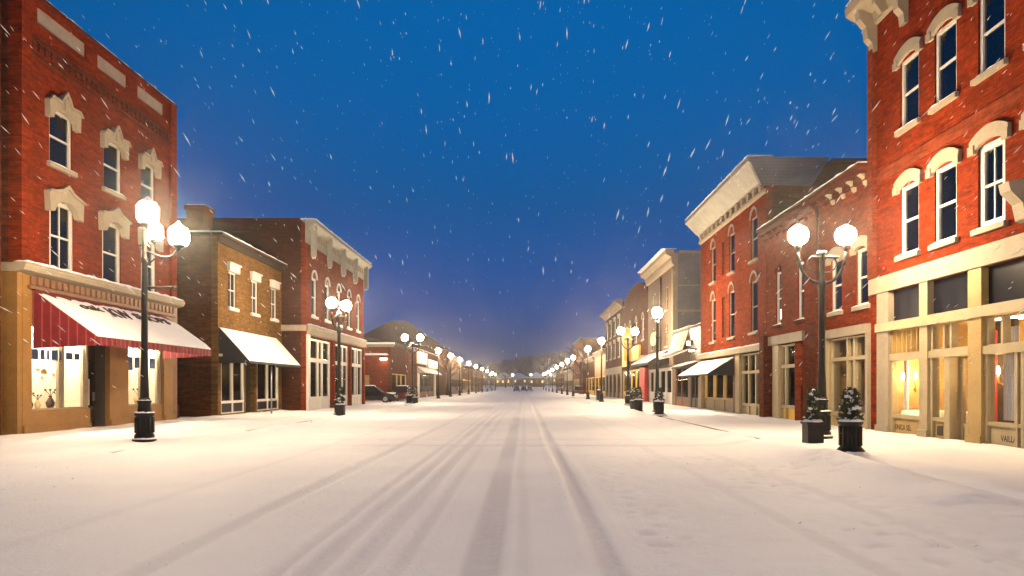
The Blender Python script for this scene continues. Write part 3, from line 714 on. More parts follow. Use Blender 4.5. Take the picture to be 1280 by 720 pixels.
# inside the restaurant: chandeliers, tables, curtains
def chandelier(x, y, z, label, first=[None]):
    if first[0] is None:
        e = empty('chandelier', (x, y, z), label, 'chandelier', 'lit chandeliers in the restaurant')
        mb = MB(); mb.tube([(0, 0, 1.2), (0, 0, -.25)], .015); mb.lathe([(.02, -.3), (.07, -.22), (.03, -.1), (.05, 0), (.02, .1)], 10)
        for k in range(6):
            a = k*math.pi/3; c_, s_ = math.cos(a), math.sin(a)
            mb.tube([(0, 0, -.15), (.2*c_, .2*s_, -.22), (.38*c_, .38*s_, -.1), (.4*c_, .4*s_, .0)], .012, 6)
        mb.build('frame', M['tan'], e)
        for k in range(6):
            a = k*math.pi/3
            c = MB(); c.lathe([(.018, 0), (.018, .1)], 8, .4*math.cos(a), .4*math.sin(a)); c = c.build('candle', M['white'], e)
            f = MB(); f.lathe([(.012, .1), (.035, .15), (.022, .22), (.004, .3)], 8, .4*math.cos(a), .4*math.sin(a)); f.build('flame', M['flame'], c)
        first[0] = e
    else:
        e = copy_tree(first[0]); e.location = (x, y, z); e['label'] = label
    return e
chandelier(11.75, 21.6, 1.62, 'lit candle chandelier in the restaurant window farthest along the cream front')
chandelier(11.9, 20.25, 1.65, 'lit candle chandelier behind the narrow pane beside the restaurant door')
chandelier(12.1, 17.75, 1.7, 'lit candle chandelier in the nearest restaurant window at the right edge')
chandelier(12.8, 12.5, 1.85, 'lit candle chandelier inside the restaurant beyond the right edge')
def rtable(x, y, label):
    e = empty('round_table', (x, y, 0), label, 'table', 'white restaurant tables')
    MB().lathe([(.55, .72), (.57, .76), (.55, .78)], 20).build('tabletop', M['brownwood'], e)
    MB().lathe([(.25, 0), (.05, .06), (.05, .72)], 12).build('leg', M['darkwood'], e)
    mb = MB(); vs = []
    for j, (r_, z) in enumerate(((.0, .79), (.58, .79), (.6, .6), (.64, .35))):
        for k in range(36): a = k*math.pi/18; q = r_*(1+(.05*math.sin(a*7) if j > 1 else 0)); vs.append((q*math.cos(a), q*math.sin(a), z))
    mb.add(vs, [(j*36+k, j*36+(k+1) % 36, (j+1)*36+(k+1) % 36, (j+1)*36+k) for j in range(3) for k in range(36)], True)
    t = mb.build('tablecloth', M['cloth'], None, (x, y, 0)); tag(t, label.replace('round table', 'white cloth on the round table'), 'tablecloth', 'restaurant tablecloths')
    mb = MB()
    mb.lathe([(.04, .8), (.012, .81), (.012, .88), (.045, .92), (.05, 1.0), (.04, 1.0)], 10, -.2, .15); w_ = mb.build('wine_glass', M['shopglass'], None, (x, y, 0))
    tag(w_, label.replace('round table', 'wine glass on the round table'), 'glass', 'glasses on the restaurant tables')
rtable(11.9, 21.5, 'round table in the restaurant window farthest along the cream front')
rtable(12.2, 19.9, 'round table behind the narrow pane beside the restaurant door')
rtable(12.3, 17.0, 'round table in the nearest restaurant window at the right edge')
mb = MB()
for a, c in ((21.42, 21.6), (19.95, 20.05), (16.6, 17.1), (14.8, 15.0), (15.8, 16.1)):
    vs = []
    for i in range(25):
        uu = a+(c-a)*i/24; ww = -.42+.05*math.sin(i*1.6); vs += [b.P(uu, ww, .7), b.P(uu, ww, 2.9)]
    mb.add(vs, [(2*i, 2*i+1, 2*i+3, 2*i+2) for i in range(24)], True)
b.part(mb, 'curtain', M['cloth'])

# ---- right 2: two-storey brick row
b = Bld(1, 11.0, 22.81, 32.65, 8.5, 'brick_building', 'two-storey brick building with snowy corbelled eaves behind the double globe lamp')
for c in (31.1, 28.6): b.window(c, .62, 4.15, 6.45, 'narrow', hm='darkred', curtain=[(0, .5)], fr=.09)
for c in (25.35, 23.4): b.window(c, .85, 4.12, 6.0, 'arch', curtain=[(.0, .35)], fr=.1)
b.opening(22.95, 26.1, 0, 3.2); b.opening(28.45, 31.6, 0, 3.3)
b.front(M['red2']); b.shell(M['darkred'], 3.7)
mb = MB(); b.bx(mb, 22.85, 32.9, .003, .12, 8.1, 8.3); b.bx(mb, 22.82, 32.9, -.38, .42, 8.5, 8.6); b.bx(mb, 22.85, 32.9, .003, .3, 8.302, 8.495)
cr = b.part(mb, 'cornice', M['darkred'])
mb = MB(); lumpy(b, mb, 22.82, 32.9, -.35, .42, 8.6, .12); b.part(mb, 'snow_cap', M['snow'], cr)
u = 23.1
while u < 32.8:
    mb = MB(); b.run(mb, [(.003, 7.95), (.07, 8.0), (.14, 8.2), (.28, 8.28), (.28, 8.45), (.003, 8.45)], u-.1, u+.1); b.part(mb, 'corbel', M['belt'] if u > 26 else M['stone'], cr); u += .82
mb = MB(); mb.tube([b.P(26.75, .1, 8.2), b.P(26.75, .08, .2)], .05); b.part(mb, 'downpipe', M['darkred'])
for a, c, m in ((22.82, 22.98, 'stone'), (25.9, 26.2, 'cream')): b.B('pilaster', M[m], (a, c, .003, .12, -.1, 3.2))
b.B('lintel_band', M['stone'], (22.82, 26.35, .003, .18, 3.2, 3.5)); b.B('lintel_band', M['stone'], (28.1, 32.0, .003, .16, 3.3, 3.68))
b.grid('shopfront', [23.0, 24.0, 24.5, 25.85], [0, .55, 2.45, 3.18], ['ppp', 'ggg', 'ggg'], 'cream', .12, -.22, 0, 'tan')
b.room(22.95, 26.1, 0, 3.3, 3, 'creamint', None)
b.B('pilaster', M['cream'], (30.9, 31.6, -.25, .1, -.1, 3.29)); b.B('pilaster', M['red2'], (28.45, 29.1, -.29, .06, -.1, 3.3))
b.grid('shopfront', [29.15, 30.3, 30.9], [0, .65, 2.35, 3.25], ['pp', 'gg', 'gg'], 'cream', .14, -.22, 0, 'yellow')
b.room(29.1, 30.9, 0, 3.3, 2, 'creamint', None)
b.B('brick_pier', M['darkred'], (26.3, 27.3, .003, .35, -.1, 3.9))
b.B('brick_pier', M['darkred'], (32.0, 32.6, .003, .35, -.1, 3.75))
sg = b.B('hanging_sign', M['belt'], (27.4, 27.45, .4, .68, 1.5, 3.0)); b.B('bracket', M['black'], (27.41, 27.44, .0, .72, 3.02, 3.06), parent=sg)

# ---- right 3: tall orange brick building with great overhanging cornice
b = Bld(1, 11.0, 32.7, 44.8, 11.7, 'brick_building', 'tall orange brick building with a huge white overhanging cornice and black awning')
for (z0, z1) in ((7.55, 9.6), (4.1, 6.55)):
    for c, f in ((34.4, 'stone'), (38.1, 'stone'), (41.8, 'stone')): b.window(c, 1.0, z0, z1, 'narrow', hm='panel', frame='panel', curtain=None, fr=.07, snow=False)
    b.opening(39.3, 40.0, z0+.1, z1-.1)
b.opening(33.0, 36.4, 0, 3.15); b.opening(37.6, 43.9, 0, 3.0)
b.front(M['red2'], 10.9); b.shell(M['darkred'], 3.6, 11.7)
for z0, z1 in ((7.65, 9.5), (4.2, 6.45)): b.B('shutter', M['darkred'], (39.3, 40.0, -.2, -.08, z0, z1))
mb = MB(); b.run(mb, [(-.28, 10.55), (.1, 10.95), (.25, 11.05), (.78, 11.6), (.9, 11.68), (.9, 11.86), (-.28, 11.95)], 32.5, 45.2); cr = b.part(mb, 'cornice', M['greyw'])
mb = MB(); b.run(mb, [(.003, 10.3), (.14, 10.35), (.14, 10.48), (.003, 10.5)], 32.7, 44.8); b.part(mb, 'string_course', M['stone'])
for k in range(13): b.B('frieze_block', M['stone'], (33.0+k*.93, 33.35+k*.93, .003, .16, 10.502, 10.85))
mb = MB(); lumpy(b, mb, 32.5, 45.2, -.2, .9, 11.93, .08); b.part(mb, 'snow_cap', M['snow'], cr)
mb = MB(); zz = [(.0, 10.6), (.0, 11.93)]
mb.add([(-.3, -.25, 10.6), (2.0, -.25, 10.6), (2.8, -.25, 11.85), (-.9, -.25, 11.85), (-.3, -.01, 10.6), (2.0, -.01, 10.6), (2.8, -.01, 11.85), (-.9, -.01, 11.85)],
       [(0, 1, 2, 3), (4, 5, 6, 7), (0, 1, 5, 4), (1, 2, 6, 5), (2, 3, 7, 6), (3, 0, 4, 7)])
b.part(mb, 'cornice_end', M['grey'])
b.B('side_coping', M['darkroof'], (32.65, 33.1, -12.1, -3, 11.702, 11.85))
b.B('lintel_band', M['stone'], (32.75, 44.75, .003, .3, 3.15, 3.42))
mb = MB(); lumpy(b, mb, 32.75, 44.75, .01, .28, 3.42, .08); b.part(mb, 'snow_cap', M['snow'])
b.B('pilaster', M['cream'], (36.45, 37.1, .003, .12, -.1, 3.14)); b.B('pilaster', M['brownwood'], (37.12, 37.5, .003, .12, -.1, 3.14)); b.B('pilaster', M['stone'], (43.95, 44.7, .003, .2, -.1, 3.14))
b.grid('shopfront', [33.05, 34.2, 35.3, 36.35], [0, .6, 2.2, 3.1], ['ppp', 'ggg', 'ggg'], 'cream', .14, -.22, 0, 'cream'); b.room(33, 36.4, 0, 3.2, 2.5, 'creamint', None)
b.grid('shopfront', [37.65, 39.7, 41.8, 43.85], [.0, .8, 2.95], ['ppp', 'ggg'], 'tan', .12, -.22, 0, 'stone'); b.room(37.6, 43.9, 0, 3.1, 2.5, 'creamint', 'tube')
awning(b, 37.3, 44.4, 3.05, 1.5, 2.15, 'blackcan', .08)

# ---- right 4: low dark building and clapboard building in the gap
b = Bld(1, 11.0, 44.85, 47.9, 5.3, 'narrow_building', 'narrow dark single-storey building tucked beside the tall orange brick building', 'building')
b.opening(45.2, 47.5, 0, 2.7); b.front(M['darkwood']); b.shell(M['darkwood'], 3.2); b.coping(5.3, M['darkroof'])
b.grid('shopfront', [45.3, 46.4, 47.4], [0, .7, 2.65], ['pp', 'gg'], 'darkwood', .1); b.room(45.2, 47.5, 0, 2.9, 2, 'darkint')
lf = b.B('wall_light', M['sconce'], (46.9, 47.2, .16, .32, 4.2, 4.42)); b.B('bracket', M['black'], (46.85, 47.25, .003, .159, 4.2, 4.5), parent=lf)
lf = b.B('wall_light', M['sconce'], (45.9, 46.3, .16, .4, 3.75, 3.84)); b.B('bracket', M['black'], (45.85, 46.35, .003, .42, 3.842, 3.92), parent=lf)
awning(b, 44.95, 47.8, 3.1, 1.2, 2.75, 'darkroof', .1)
b = Bld(1, 11.0, 47.95, 52.9, 5.4, 'clapboard_shop', 'low brown shop with a slanted white clapboard canopy covered in snow', 'shop')
b.opening(48.3, 52.4, 0, 2.9); b.front(M['brownside']); b.shell(M['brownside'], 3.2); b.coping(5.4, M['stone'])
b.grid('shopfront', [48.4, 50.4, 52.3], [0, .7, 2.85], ['pp', 'gg'], 'brownwood', .14, panel='brownwood'); b.room(48.3, 52.4, 0, 2.95, 2, 'darkint')
mb = MB(); slab(mb, b.P, 48.0, 52.85, .02, 5.3, .45, 4.0, .1); slab(mb, b.P, 48.0, 52.85, .1, 4.0, 1.3, 3.55, .12)
cn = b.part(mb, 'canopy', M['whiteboards']); snow_slope(b, cn, 48.05, 52.8, .5, 3.9, 1.3, 3.58, .1)

# ---- right 5: big grey building
b = Bld(1, 11.0, 53.0, 63.8, 11.3, 'grey_building', 'three-storey grey sided building with a white cornice')
for z0, z1 in ((7.4, 9.2), (4.6, 6.4)):
    for c in (55.5, 58.4, 61.3): b.window(c, .9, z0, z1, None, frame='stone', snow=False)
b.opening(53.5, 63.3, 0, 3.0); b.front(M['brownside']); b.shell(M['grey'], 3.6)
mb = MB(); b.run(mb, [(.003, 10.4), (.12, 10.45), (.2, 10.7), (.22, 11.0), (.6, 11.2), (.65, 11.25), (.65, 11.5), (.003, 11.6)], 52.7, 64.1); cr = b.part(mb, 'cornice', M['stone'])
mb = MB(); lumpy(b, mb, 52.7, 64.1, -.2, .9, 11.58, .1); b.part(mb, 'snow_cap', M['snow'], cr)
b.B('side_coping', M['stone'], (52.85, 53.35, -12, -.35, 11.302, 11.5)); b.B('corner_board', M['stone'], (52.95, 53.25, .003, .08, 3.2, 10.2))
b.B('corner_board', M['stone'], (52.92, 52.997, -.3, .0, 3.2, 11.3)); b.B('side_band', M['stone'], (52.9, 52.997, -2.6, -.3, 7.0, 7.15)); b.B('side_band', M['stone'], (52.9, 52.997, -12, -.3, 8.9, 8.98))
mb = MB(); mb.tube([b.P(57.5, .08, 10.2), b.P(57.5, .08, 3.2)], .06); b.part(mb, 'downpipe', M['darkwood'])
b.B('bay_window', M['stone'], (51.9, 52.9, -4.8, -3.4, 8.6, 10.2))
b.grid('shopfront', [53.6, 56, 58.5, 61, 63.2], [0, .8, 2.95], ['pppp', 'gggg'], 'white', .5, panel='white'); b.room(53.5, 63.3, 0, 3.1, 2.5, 'darkint')
awning(b, 54.5, 63.5, 4.3, 1.6, 3.35, 'blackcan', .2)
os_ = MB(); n = 20; ov = [(58.6+1.3*math.cos(2*math.pi*k/n), 5.35+.55*math.sin(2*math.pi*k/n)) for k in range(n)]
b.prism(os_, ov, .35, .5); sg = b.part(os_, 'oval_sign', M['yellow'])
# ---- right 6: brown arched gable
b = Bld(1, 11.0, 63.9, 80.5, 9.6, 'brick_building', 'brown brick building with a rounded gable and yellow shop signs')
for c in (66.5, 70.5, 74.5, 78.2): b.window(c, 1.1, 5.8, 7.8, 'narrow', hm='stone')
b.opening(64.5, 80, 0, 3.2); b.front(M['brown']); b.shell(M['brown'], 3.8, 9.0)
mb = MB(); o = [(63.9, 9.6)]+[(72.2-8.3*math.cos(t), 9.6+2.0*math.sin(t)) for t in [math.pi*k/14 for k in range(1, 14)]]+[(80.5, 9.6)]
b.prism(mb, o, -.35, 0); b.part(mb, 'gable', M['darkred'])
b.grid('shopfront', [64.6, 68, 71, 74, 77, 79.9], [0, .8, 3.15], ['ppppp', 'ggggg'], 'yellow', .3, panel='tan'); b.room(64.5, 80, 0, 3.3, 2.5, 'yellow', 'tube')
b.B('red_door', M['redp'], (64.0, 66.8, .003, .3, 0, 4.3))
b.B('shop_sign', M['yellow'], (67.2, 72, .1, .3, 4.0, 5.4)); b.B('shop_sign', M['yellow'], (72.8, 74.2, .1, .9, 4.1, 7.4)); b.B('shop_sign', M['yellow'], (75, 79, .1, .25, 3.6, 4.8))
# ---- right 7
b = Bld(1, 11.0, 80.6, 97, 11.0, 'brick_building', 'dark brick building with beige ground floor arches, beyond the yellow shop signs')
for c in (83, 87, 91, 95):
    b.window(c, 1.1, 7.6, 9.4, 'flat'); b.window(c, 1.1, 4.9, 6.7, 'flat')
for k in range(4): b.opening(81.6+k*3.9, 84.0+k*3.9, 0, 2.9)
b.front(M['brown']); b.shell(M['brown'], 3.8)
for k in range(4):
    b.grid('shop_window', [81.65+k*3.9, 83.95+k*3.9], [0, .7, 2.85], ['p', 'g'], 'darkwood', .15); b.room(81.6+k*3.9, 84+k*3.9, 0, 2.9, 2, 'darkint')
b.B('stucco_front', M['stone'], (80.6, 97, .004, .1, 2.95, 3.8), *[(80.6+k*3.9 if k else 80.6, 81.55+k*3.9, .004, .1, -.1, 2.948) for k in range(5)][:4], (95.8, 97, .004, .1, -.1, 2.948))
mb = MB(); b.run(mb, [(.003, 10.3), (.5, 10.8), (.8, 10.9), (.8, 11.2), (.003, 11.3)], 80.4, 97.4); b.part(mb, 'cornice', M['stone'])

# ---- the rows farther off
def far_bld(side, D, u0, u1, H, mat, label, storeys=2, shop='tan', lit=False, cor=None, gable=False):
    b = Bld(side, D, u0, u1, H, 'street_building', label, 'building', depth=10)
    n = max(2, int((u1-u0)/4)); st = (u1-u0)/n
    for k in range(n):
        c = u0+st*(k+.5)
        for f in range(1, storeys): b.window(c, 1.2, 4.2+(f-1)*3, 6.0+(f-1)*3, None, sill=True, snow=False, lit=random.random() < .15)
    b.opening(u0+.5, u1-.5, 0, 3.0); b.front(M[mat]); b.shell(M[mat], 3.5)
    us = [u0+.55+(u1-u0-1.1)*k/n for k in range(n+1)]
    b.grid('shopfront', us, [0, .7, 2.95], ['p'*n, 'g'*n], shop, .3); b.room(u0+.5, u1-.5, 0, 3.1, 2, 'yellow' if lit else 'darkint', 'tube' if lit else None)
    if cor: 
        mb = MB(); b.run(mb, [(.003, H-.5), (.4, H-.1), (.4, H+.1), (.003, H+.2)], u0, u1); c = b.part(mb, 'cornice', M[cor])
        mb = MB(); lumpy(b, mb, u0, u1, -.1, .4, H+.19, .12, 1); b.part(mb, 'snow_cap', M['snow'], c)
    return b
far_bld(1, 11, 97.2, 112, 6.4, 'tan', 'low tan shop with lit yellow windows on the far right side', 1, 'yellow', True, 'stone')
far_bld(1, 11, 112.2, 128, 6.0, 'brown', 'low brown shop with lit yellow windows beyond the low tan shop', 1, 'yellow', True, 'stone')
far_bld(1, 11, 135, 158, 10.5, 'red2', 'far orange brick building standing above the low lit shops', 3, 'tan', True, 'redroof')
far_bld(1, 11, 160, 196, 5.2, 'stone', 'far pale low building on the right, past the orange brick one', 1, 'brownwood', False, 'stone')
far_bld(1, 11, 200, 245, 6.5, 'brown', 'last brown building on the right before the hill', 2, 'brownwood')
far_bld(-1, 13, 126, 150, 6.8, 'brownside', 'far brown sided building on the left side, second past the sign boards', 2, 'brownwood', False, 'stone')
far_bld(-1, 13, 152, 178, 5.5, 'brown', 'far low brown building on the left side, third past the sign boards', 1, 'tan', True)
far_bld(-1, 13, 182, 230, 6.5, 'darkred', 'last dark brick building on the left before the hill', 2, 'brownwood')

# ------------------------------------------------------------------ ground
def gh(x, y):
    h = 0.02*noise.noise(Vector((x*.25, y*.12, 0))) + .012*noise.noise(Vector((x*1.3, y*.9, 4)))
    wear = 0.0
    if -60 < y < 260:
        wob = .10*noise.noise(Vector((y*.05, 7, 0)))*min(1, y/20 if y > 0 else 0)
        for tx, tw, td, tk in TRACKS:
            d = abs(x-(tx+wob+.05*noise.noise(Vector((y*.12, tx*3, 0)))))
            if d < tw*2.2:
                g = max(0, 1-(d/tw)**2) if d < tw else 0; fade = .55+.45*noise.noise(Vector((y*.25, tx*9, 1)))+.2
                k = tk*max(.15, min(1, fade)); h -= td*g*k; wear = max(wear, min(1, g*1.6)*k*max(.25, min(1, 1.25-y/55)))
                if d >= tw: h += td*.35*k*math.sin((d-tw)/(tw*1.2)*math.pi)
        # two shallow, darker grooves running across the road
        d = abs(y-18.4-.15*noise.noise(Vector((x*.2, 3, 3))))
        if d < .35 and -7 < x < 12: g = (1-(d/.35)**2)*min(1, max(0, (x+7)/6)); h -= .022*g; wear = max(wear, .5*g)
        d = abs(y-20.3-.2*noise.noise(Vector((x*.2, 5, 3))))
        if d < .3 and -4 < x < 6: g = (1-(d/.3)**2); h -= .015*g; wear = max(wear, .3*g)
        # ploughed ridges along both kerbs
        for kx, s in ((KL, 1), (KR, -1)):
            d = (x-kx)*s; br = .5+.6*noise.noise(Vector((y*.18, kx, 2)))+.35*noise.noise(Vector((y*.9, x*.9, 2)))
            h += max(0, br+.1)*.27*math.exp(-((d-.5)/.55)**2)
            if d < 0: h -= .1*min(1, max(0, -d-.25)*2)
        # footprints and churned lumps
        if 1.2 < x < 9 and 3 < y < 16:
            n_ = noise.noise(Vector((x*5.2, y*3.6, 9))); m_ = noise.noise(Vector((x*.6, y*.5, 5)))+.35
            if n_ > .16: h -= .03*min(1, (n_-.16)*5)*max(0, m_); wear = max(wear, .5*min(1, (n_-.16)*4)*max(0, m_))
            h += .012*noise.noise(Vector((x*5, y*5, 1)))
        if x < -2: h += .008*noise.noise(Vector((x*3.5, y*2.5, 6)))
        wear = max(wear, .16*max(0, noise.noise(Vector((x*.5, y*.06, 8)))))
    if y > 240: h += (y-240)*.012 + max(0, y-400)*.004
    return h, wear
KL, KR = -8.9, 6.4
TRACKS = [(-3.12, .13, .035, .55), (-2.0, .07, .03, .6), (-1.72, .10, .035, .7), (-1.40, .12, .035, .7), (-1.05, .09, .02, .45), (-.36, .20, .05, .95), (.72, .13, .055, 1.0), (2.9, .12, .02, .3), (4.2, .14, .02, .3), (-4.9, .12, .018, .25), (-.02, .08, .02, .35)]
def frange(a, b, st):
    r = []; x = a
    while x < b-1e-6: r.append(x); x += st
    return r
def sheet(name, xs, ys, fn, mat, label=None):
    me = bpy.data.meshes.new(name); vs = []; wr = []
    for y in ys:
        for x in xs:
            h, w = fn(x, y); vs.append((x, y, h)); wr.append(w)
    nx = len(xs); fs = [(j*nx+i, j*nx+i+1, (j+1)*nx+i+1, (j+1)*nx+i) for j in range(len(ys)-1) for i in range(nx-1)]
    me.from_pydata(vs, [], fs); at = me.attributes.new('wear', 'FLOAT', 'POINT'); at.data.foreach_set('value', wr)
    me.polygons.foreach_set('use_smooth', [True]*len(fs)); me.materials.append(mat)
    o = bpy.data.objects.new(name, me); COL.objects.link(o); return tag(o, label, None, None, 'structure')
xs = [-900, -500, -250, -120, -60, -30, -18] + frange(-14, -9.2, .4) + frange(-9.2, 9.2, .065) + frange(9.2, 15, .5) + [18, 30, 60, 120, 250, 500, 900]
ys = [-60, -30, -15, -8] + frange(-6, 2, .6); y = 2.0
while y < 260: ys.append(y); y += max(.07, .008*y if y < 40 else .02*y)
ys += [280, 310, 350, 400, 450, 520, 600, 700, 850, 1100]
sheet('snowy_street', xs, ys, gh, M['ground'])
def walk(side):
    def fn(x, y):
        d = abs(x)-(abs(KL) if side < 0 else KR)
        h = .085+.02*noise.noise(Vector((x*.6, y*.5, 3)))+.02*noise.noise(Vector((x*2, y*1.6, 7)))
        wallx = 14.3 if side < 0 else 10.9
        h += .05*math.exp(-((abs(x)-wallx)/.5)**2)*(1+noise.noise(Vector((y, 0, 2))))
        n_ = noise.noise(Vector((x*1.8, y*1.4, 11)))
        if n_ > .25: h -= .03*(n_-.25)*3
        h += .07*max(0, noise.noise(Vector((x*.9, y*.35, 1))))*math.exp(-(d/1.4)**2)
        if d < .3: h = -.06+(h+.06)*max(0, min(1, d/.22))
        return h, .25*max(0, noise.noise(Vector((x*.5, y*.3, 14))))+ (.12 if 1.5 < d < 3.5 else 0)
    return fn
ysw = frange(-20, 4, .8); y = 4.0
while y < 245: ysw.append(y); y += max(.12, .012*y)
ysw.append(245)
for side, k0, k1 in ((-1, abs(KL), 16), (1, KR, 12.5)):
    rng = frange(k0, k0+.4, .08)+frange(k0+.4, k1, .13)+[k1]
    sheet('sidewalk', [side*q for q in (rng if side > 0 else reversed(rng))], ysw, walk(side), M['ground'])

for kx, ky in ((KL-.17, -20), (KR, 14)): tag(MB().box(kx, kx+.17, ky, 245, -.2, .058).build('kerb', M['panel']), None, None, None, 'structure')

# loose clods thrown up along the tracks and the ploughed edges
rc = random.Random(21); mb = MB()
for k in range(600):
    y = 3.2+32*rc.random()**1.6
    if rc.random() < .55: x = rc.choice((-3.12, -2, -1.4, -.36, .72))+rc.gauss(0, .16)
    elif rc.random() < .7: x = rc.choice((KL+.6, KR-.6))+rc.gauss(0, .5)
    else: x = rc.uniform(-8.5, 6.2)
    r_ = rc.uniform(.005, .013)*(1.4 if abs(x) > 5 else 1); z = gh(x, y)[0]
    q = [(x+r_*rc.uniform(.7, 1.3)*math.cos(a), y+r_*rc.uniform(.7, 1.3)*math.sin(a), z-.004) for a in (0, 1.05, 2.1, 3.14, 4.2, 5.25)]
    q += [(x+.6*r_*rc.uniform(.5, 1.2)*math.cos(a), y+.6*r_*rc.uniform(.5, 1.2)*math.sin(a), z+r_*rc.uniform(.6, 1)) for a in (0, 1.05, 2.1, 3.14, 4.2, 5.25)]
    mb.add(q, [(i, (i+1) % 6, 6+(i+1) % 6, 6+i) for i in range(6)]+[(6, 7, 8, 9, 10, 11)], False)
tag(mb.build('snow_clods', M['snow'], None), 'small loose clods of snow scattered along the wheel tracks', 'snow clods', None, 'stuff')

# ------------------------------------------------------------------ street lamps
def base_prof(s=1): return [(.28*s, 0), (.29*s, .08), (.24*s, .12), (.235*s, .2), (.2*s, .24), (.2*s, .66), (.235*s, .7), (.235*s, .76), (.17*s, .82), (.15*s, 1.0), (.17*s, 1.04), (.17*s, 1.08), (.11*s, 1.16)]
def fluted(mb, r, z0, z1, n=12):
    for k in range(n):
        a = 2*math.pi*k/n; mb.tube([(r*math.cos(a), r*math.sin(a), z0), (r*math.cos(a), r*math.sin(a), z1)], r*.17, 5)
def ring_snow(mb, r, z, h=.05, n=20):
    vs = [(0, 0, z+h*.6)]; 
    for j, (q, zz) in enumerate(((.75, h), (1.0, h*.35), (1.0, 0))):
        for k in range(n): a = 2*math.pi*k/n; t = r*q*(1+random.uniform(-.05, .05)); vs.append((t*math.cos(a), t*math.sin(a), z+zz*random.uniform(.7, 1.1)))
    fs = [(0, 1+k, 1+(k+1) % n) for k in range(n)]
    for j in range(2):
        for k in range(n): fs.append((1+j*n+k, 1+(j+1)*n+k, 1+(j+1)*n+(k+1) % n, 1+j*n+(k+1) % n))
    mb.add(vs, fs, True)
def lamp_base(e):
    mb = MB(); mb.lathe(base_prof(), 20); fluted(mb, .2, .25, .65); o = mb.build('base', M['black'], e)
    for r_, z_, h_ in ((.29, .09, .05), (.235, .76, .05), (.17, 1.08, .035)): mb = MB(); ring_snow(mb, r_, z_, h_); mb.build('snow_cap', M['snow'], o)
def lantern(e, x, y, z, r, h, mat='lamp'):
    c = MB(); c.lathe([(.03, z-h/2-.16), (.05, z-h/2-.1), (r*.55, z-h/2-.05), (r*.7, z-h/2)], 12, x, y); c = c.build('lantern', M['black'], e)
    g = MB(); g.lathe([(r*.72, z-h/2+.002), (r*.98, z-h/4), (r, z), (r*1.0, z+h/3), (r*.8, z+h/2)], 12, x, y); g.build('glass', M[mat], c)
    t = MB(); t.lathe([(r*.82, z+h/2+.002), (r*.85, z+h/2+.03), (r*.3, z+h/2+.13), (.02, z+h/2+.2)], 12, x, y); t.build('cap', M['snow'], c)
def scroll(mb, x0, z0, dx, r=.03):
    pts = [(x0, 0, z0)]
    for k in range(1, 13):
        t = k/12; pts.append((x0+dx*math.sin(t*math.pi/2), 0, z0-.25*math.sin(t*math.pi)*1.0+.12*t))
    mb.tube(pts, r, 6)
# cluster lamp in front of the maroon awning
LZ = .06
e = empty('street_lamp', (-9.75, 18.5, LZ), 'tall black street lamp with lanterns in front of the red awning', 'street lamp', 'street lamps along the street')
lamp_base(e)
mb = MB(); mb.lathe([(.11, 1.14), (.085, 2.0), (.07, 4.6), (.09, 4.65), (.09, 4.72), (.06, 4.78), (.055, 5.45)], 14)
mb.tube([(0, 0, 3.98), (.78, 0, 3.98)], .035, 6); mb.sphere((.8, 0, 3.98), .05, 8, 6)
mb.build('pole', M['black'], e)
mb = MB(); scroll(mb, 0, 4.95, .85); mb.tube([(.85, 0, 5.06), (.85, 0, 5.0)], .04, 6)
mb.tube([(0, 0, 4.5), (.3, 0, 4.75), (.5, 0, 4.72), (.45, 0, 4.55)], .018, 6); mb.tube([(0, 0, 5.4), (.08, .1, 5.1), (.18, .2, 5.28)], .025, 6)
mb.tube([(0, 0, 4.9), (-.14, 0, 5.02), (0, 0, 5.15), (.14, 0, 5.02), (0, 0, 4.9)], .02, 6)
mb.build('arm', M['black'], e)
lantern(e, .08, 0, 5.88, .26, .5); lantern(e, .18, .2, 5.42, .18, .36); lantern(e, .88, 0, 5.28, .25, .42)
# small bolts / rings on shaft
# double globe lamp
def globe(e, x, z, r, seg=20):
    c = MB(); c.lathe([(.03, z-r-.16), (.07, z-r-.1), (.1, z-r-.02), (.09, z-r+.03)], 10, x, 0); c = c.build('globe_holder', M['black'], e)
    g = MB(); g.sphere((x, 0, z), r, seg, seg//2+2); g.build('globe', M['lamp'], c)
    mb = MB(); mb.lathe([(.07, z+r+.001), (.06, z+r+.04), (.015, z+r+.12)], 8, x, 0); mb.build('finial', M['black'], c)
def double_lamp(loc, label, scale=1, rz=0, gr=.25, span=.78, H=5.15):
    e = empty('street_lamp', loc, label, 'street lamp', 'street lamps along the street', rz)
    lamp_base(e)
    mb = MB(); mb.lathe([(.12, 1.14), (.09, 2.0), (.08, H-.9), (.11, H-.85), (.11, H-.7), (.07, H-.6), (.06, H+.02), (.1, H+.05), (.1, H+.1)], 14); mb.build('pole', M['black'], e)
    for sgn in (-1, 1):
        mb = MB(); pts = []
        for k in range(13):
            t = k/12*math.pi/2; pts.append((sgn*(.02+(span-.02)*math.sin(t)), 0, H-.75+(.85)*(1-math.cos(t))))
        mb.tube(pts, .045, 8); pts = [(sgn*(.1+.3*math.sin(t)), 0, H-.2+.25*math.cos(t)) for t in [k*.45 for k in range(9)]]
        mb.tube(pts, .02, 6); mb.build('arm', M['black'], e)
        globe(e, sgn*span, H+.1+gr+.2, gr)
    mb = MB(); mb.tube([(-.3, 0, H-.02), (.45, 0, H-.02)], .04, 6); cb = mb.build('cross_bar', M['black'], e)
    mb = MB(); mb.box(-.3, .45, -.05, .05, H+.02, H+.07) if False else ring_snow(mb, .13, H+.1, .05); mb.build('snow_cap', M['snow'], cb)
    return e
L0 = double_lamp((8.15, 19.7, LZ), 'black double globe street lamp standing on the right between planters', gr=.27, span=.65, H=5.0)
def lampcopy(x, y, label, rz=0):
    o = copy_tree(L0); o.location = (x, y, LZ if y < 240 else LZ+gh(x, y)[0]); o['label'] = label; o.rotation_euler = (0, 0, rz); return o
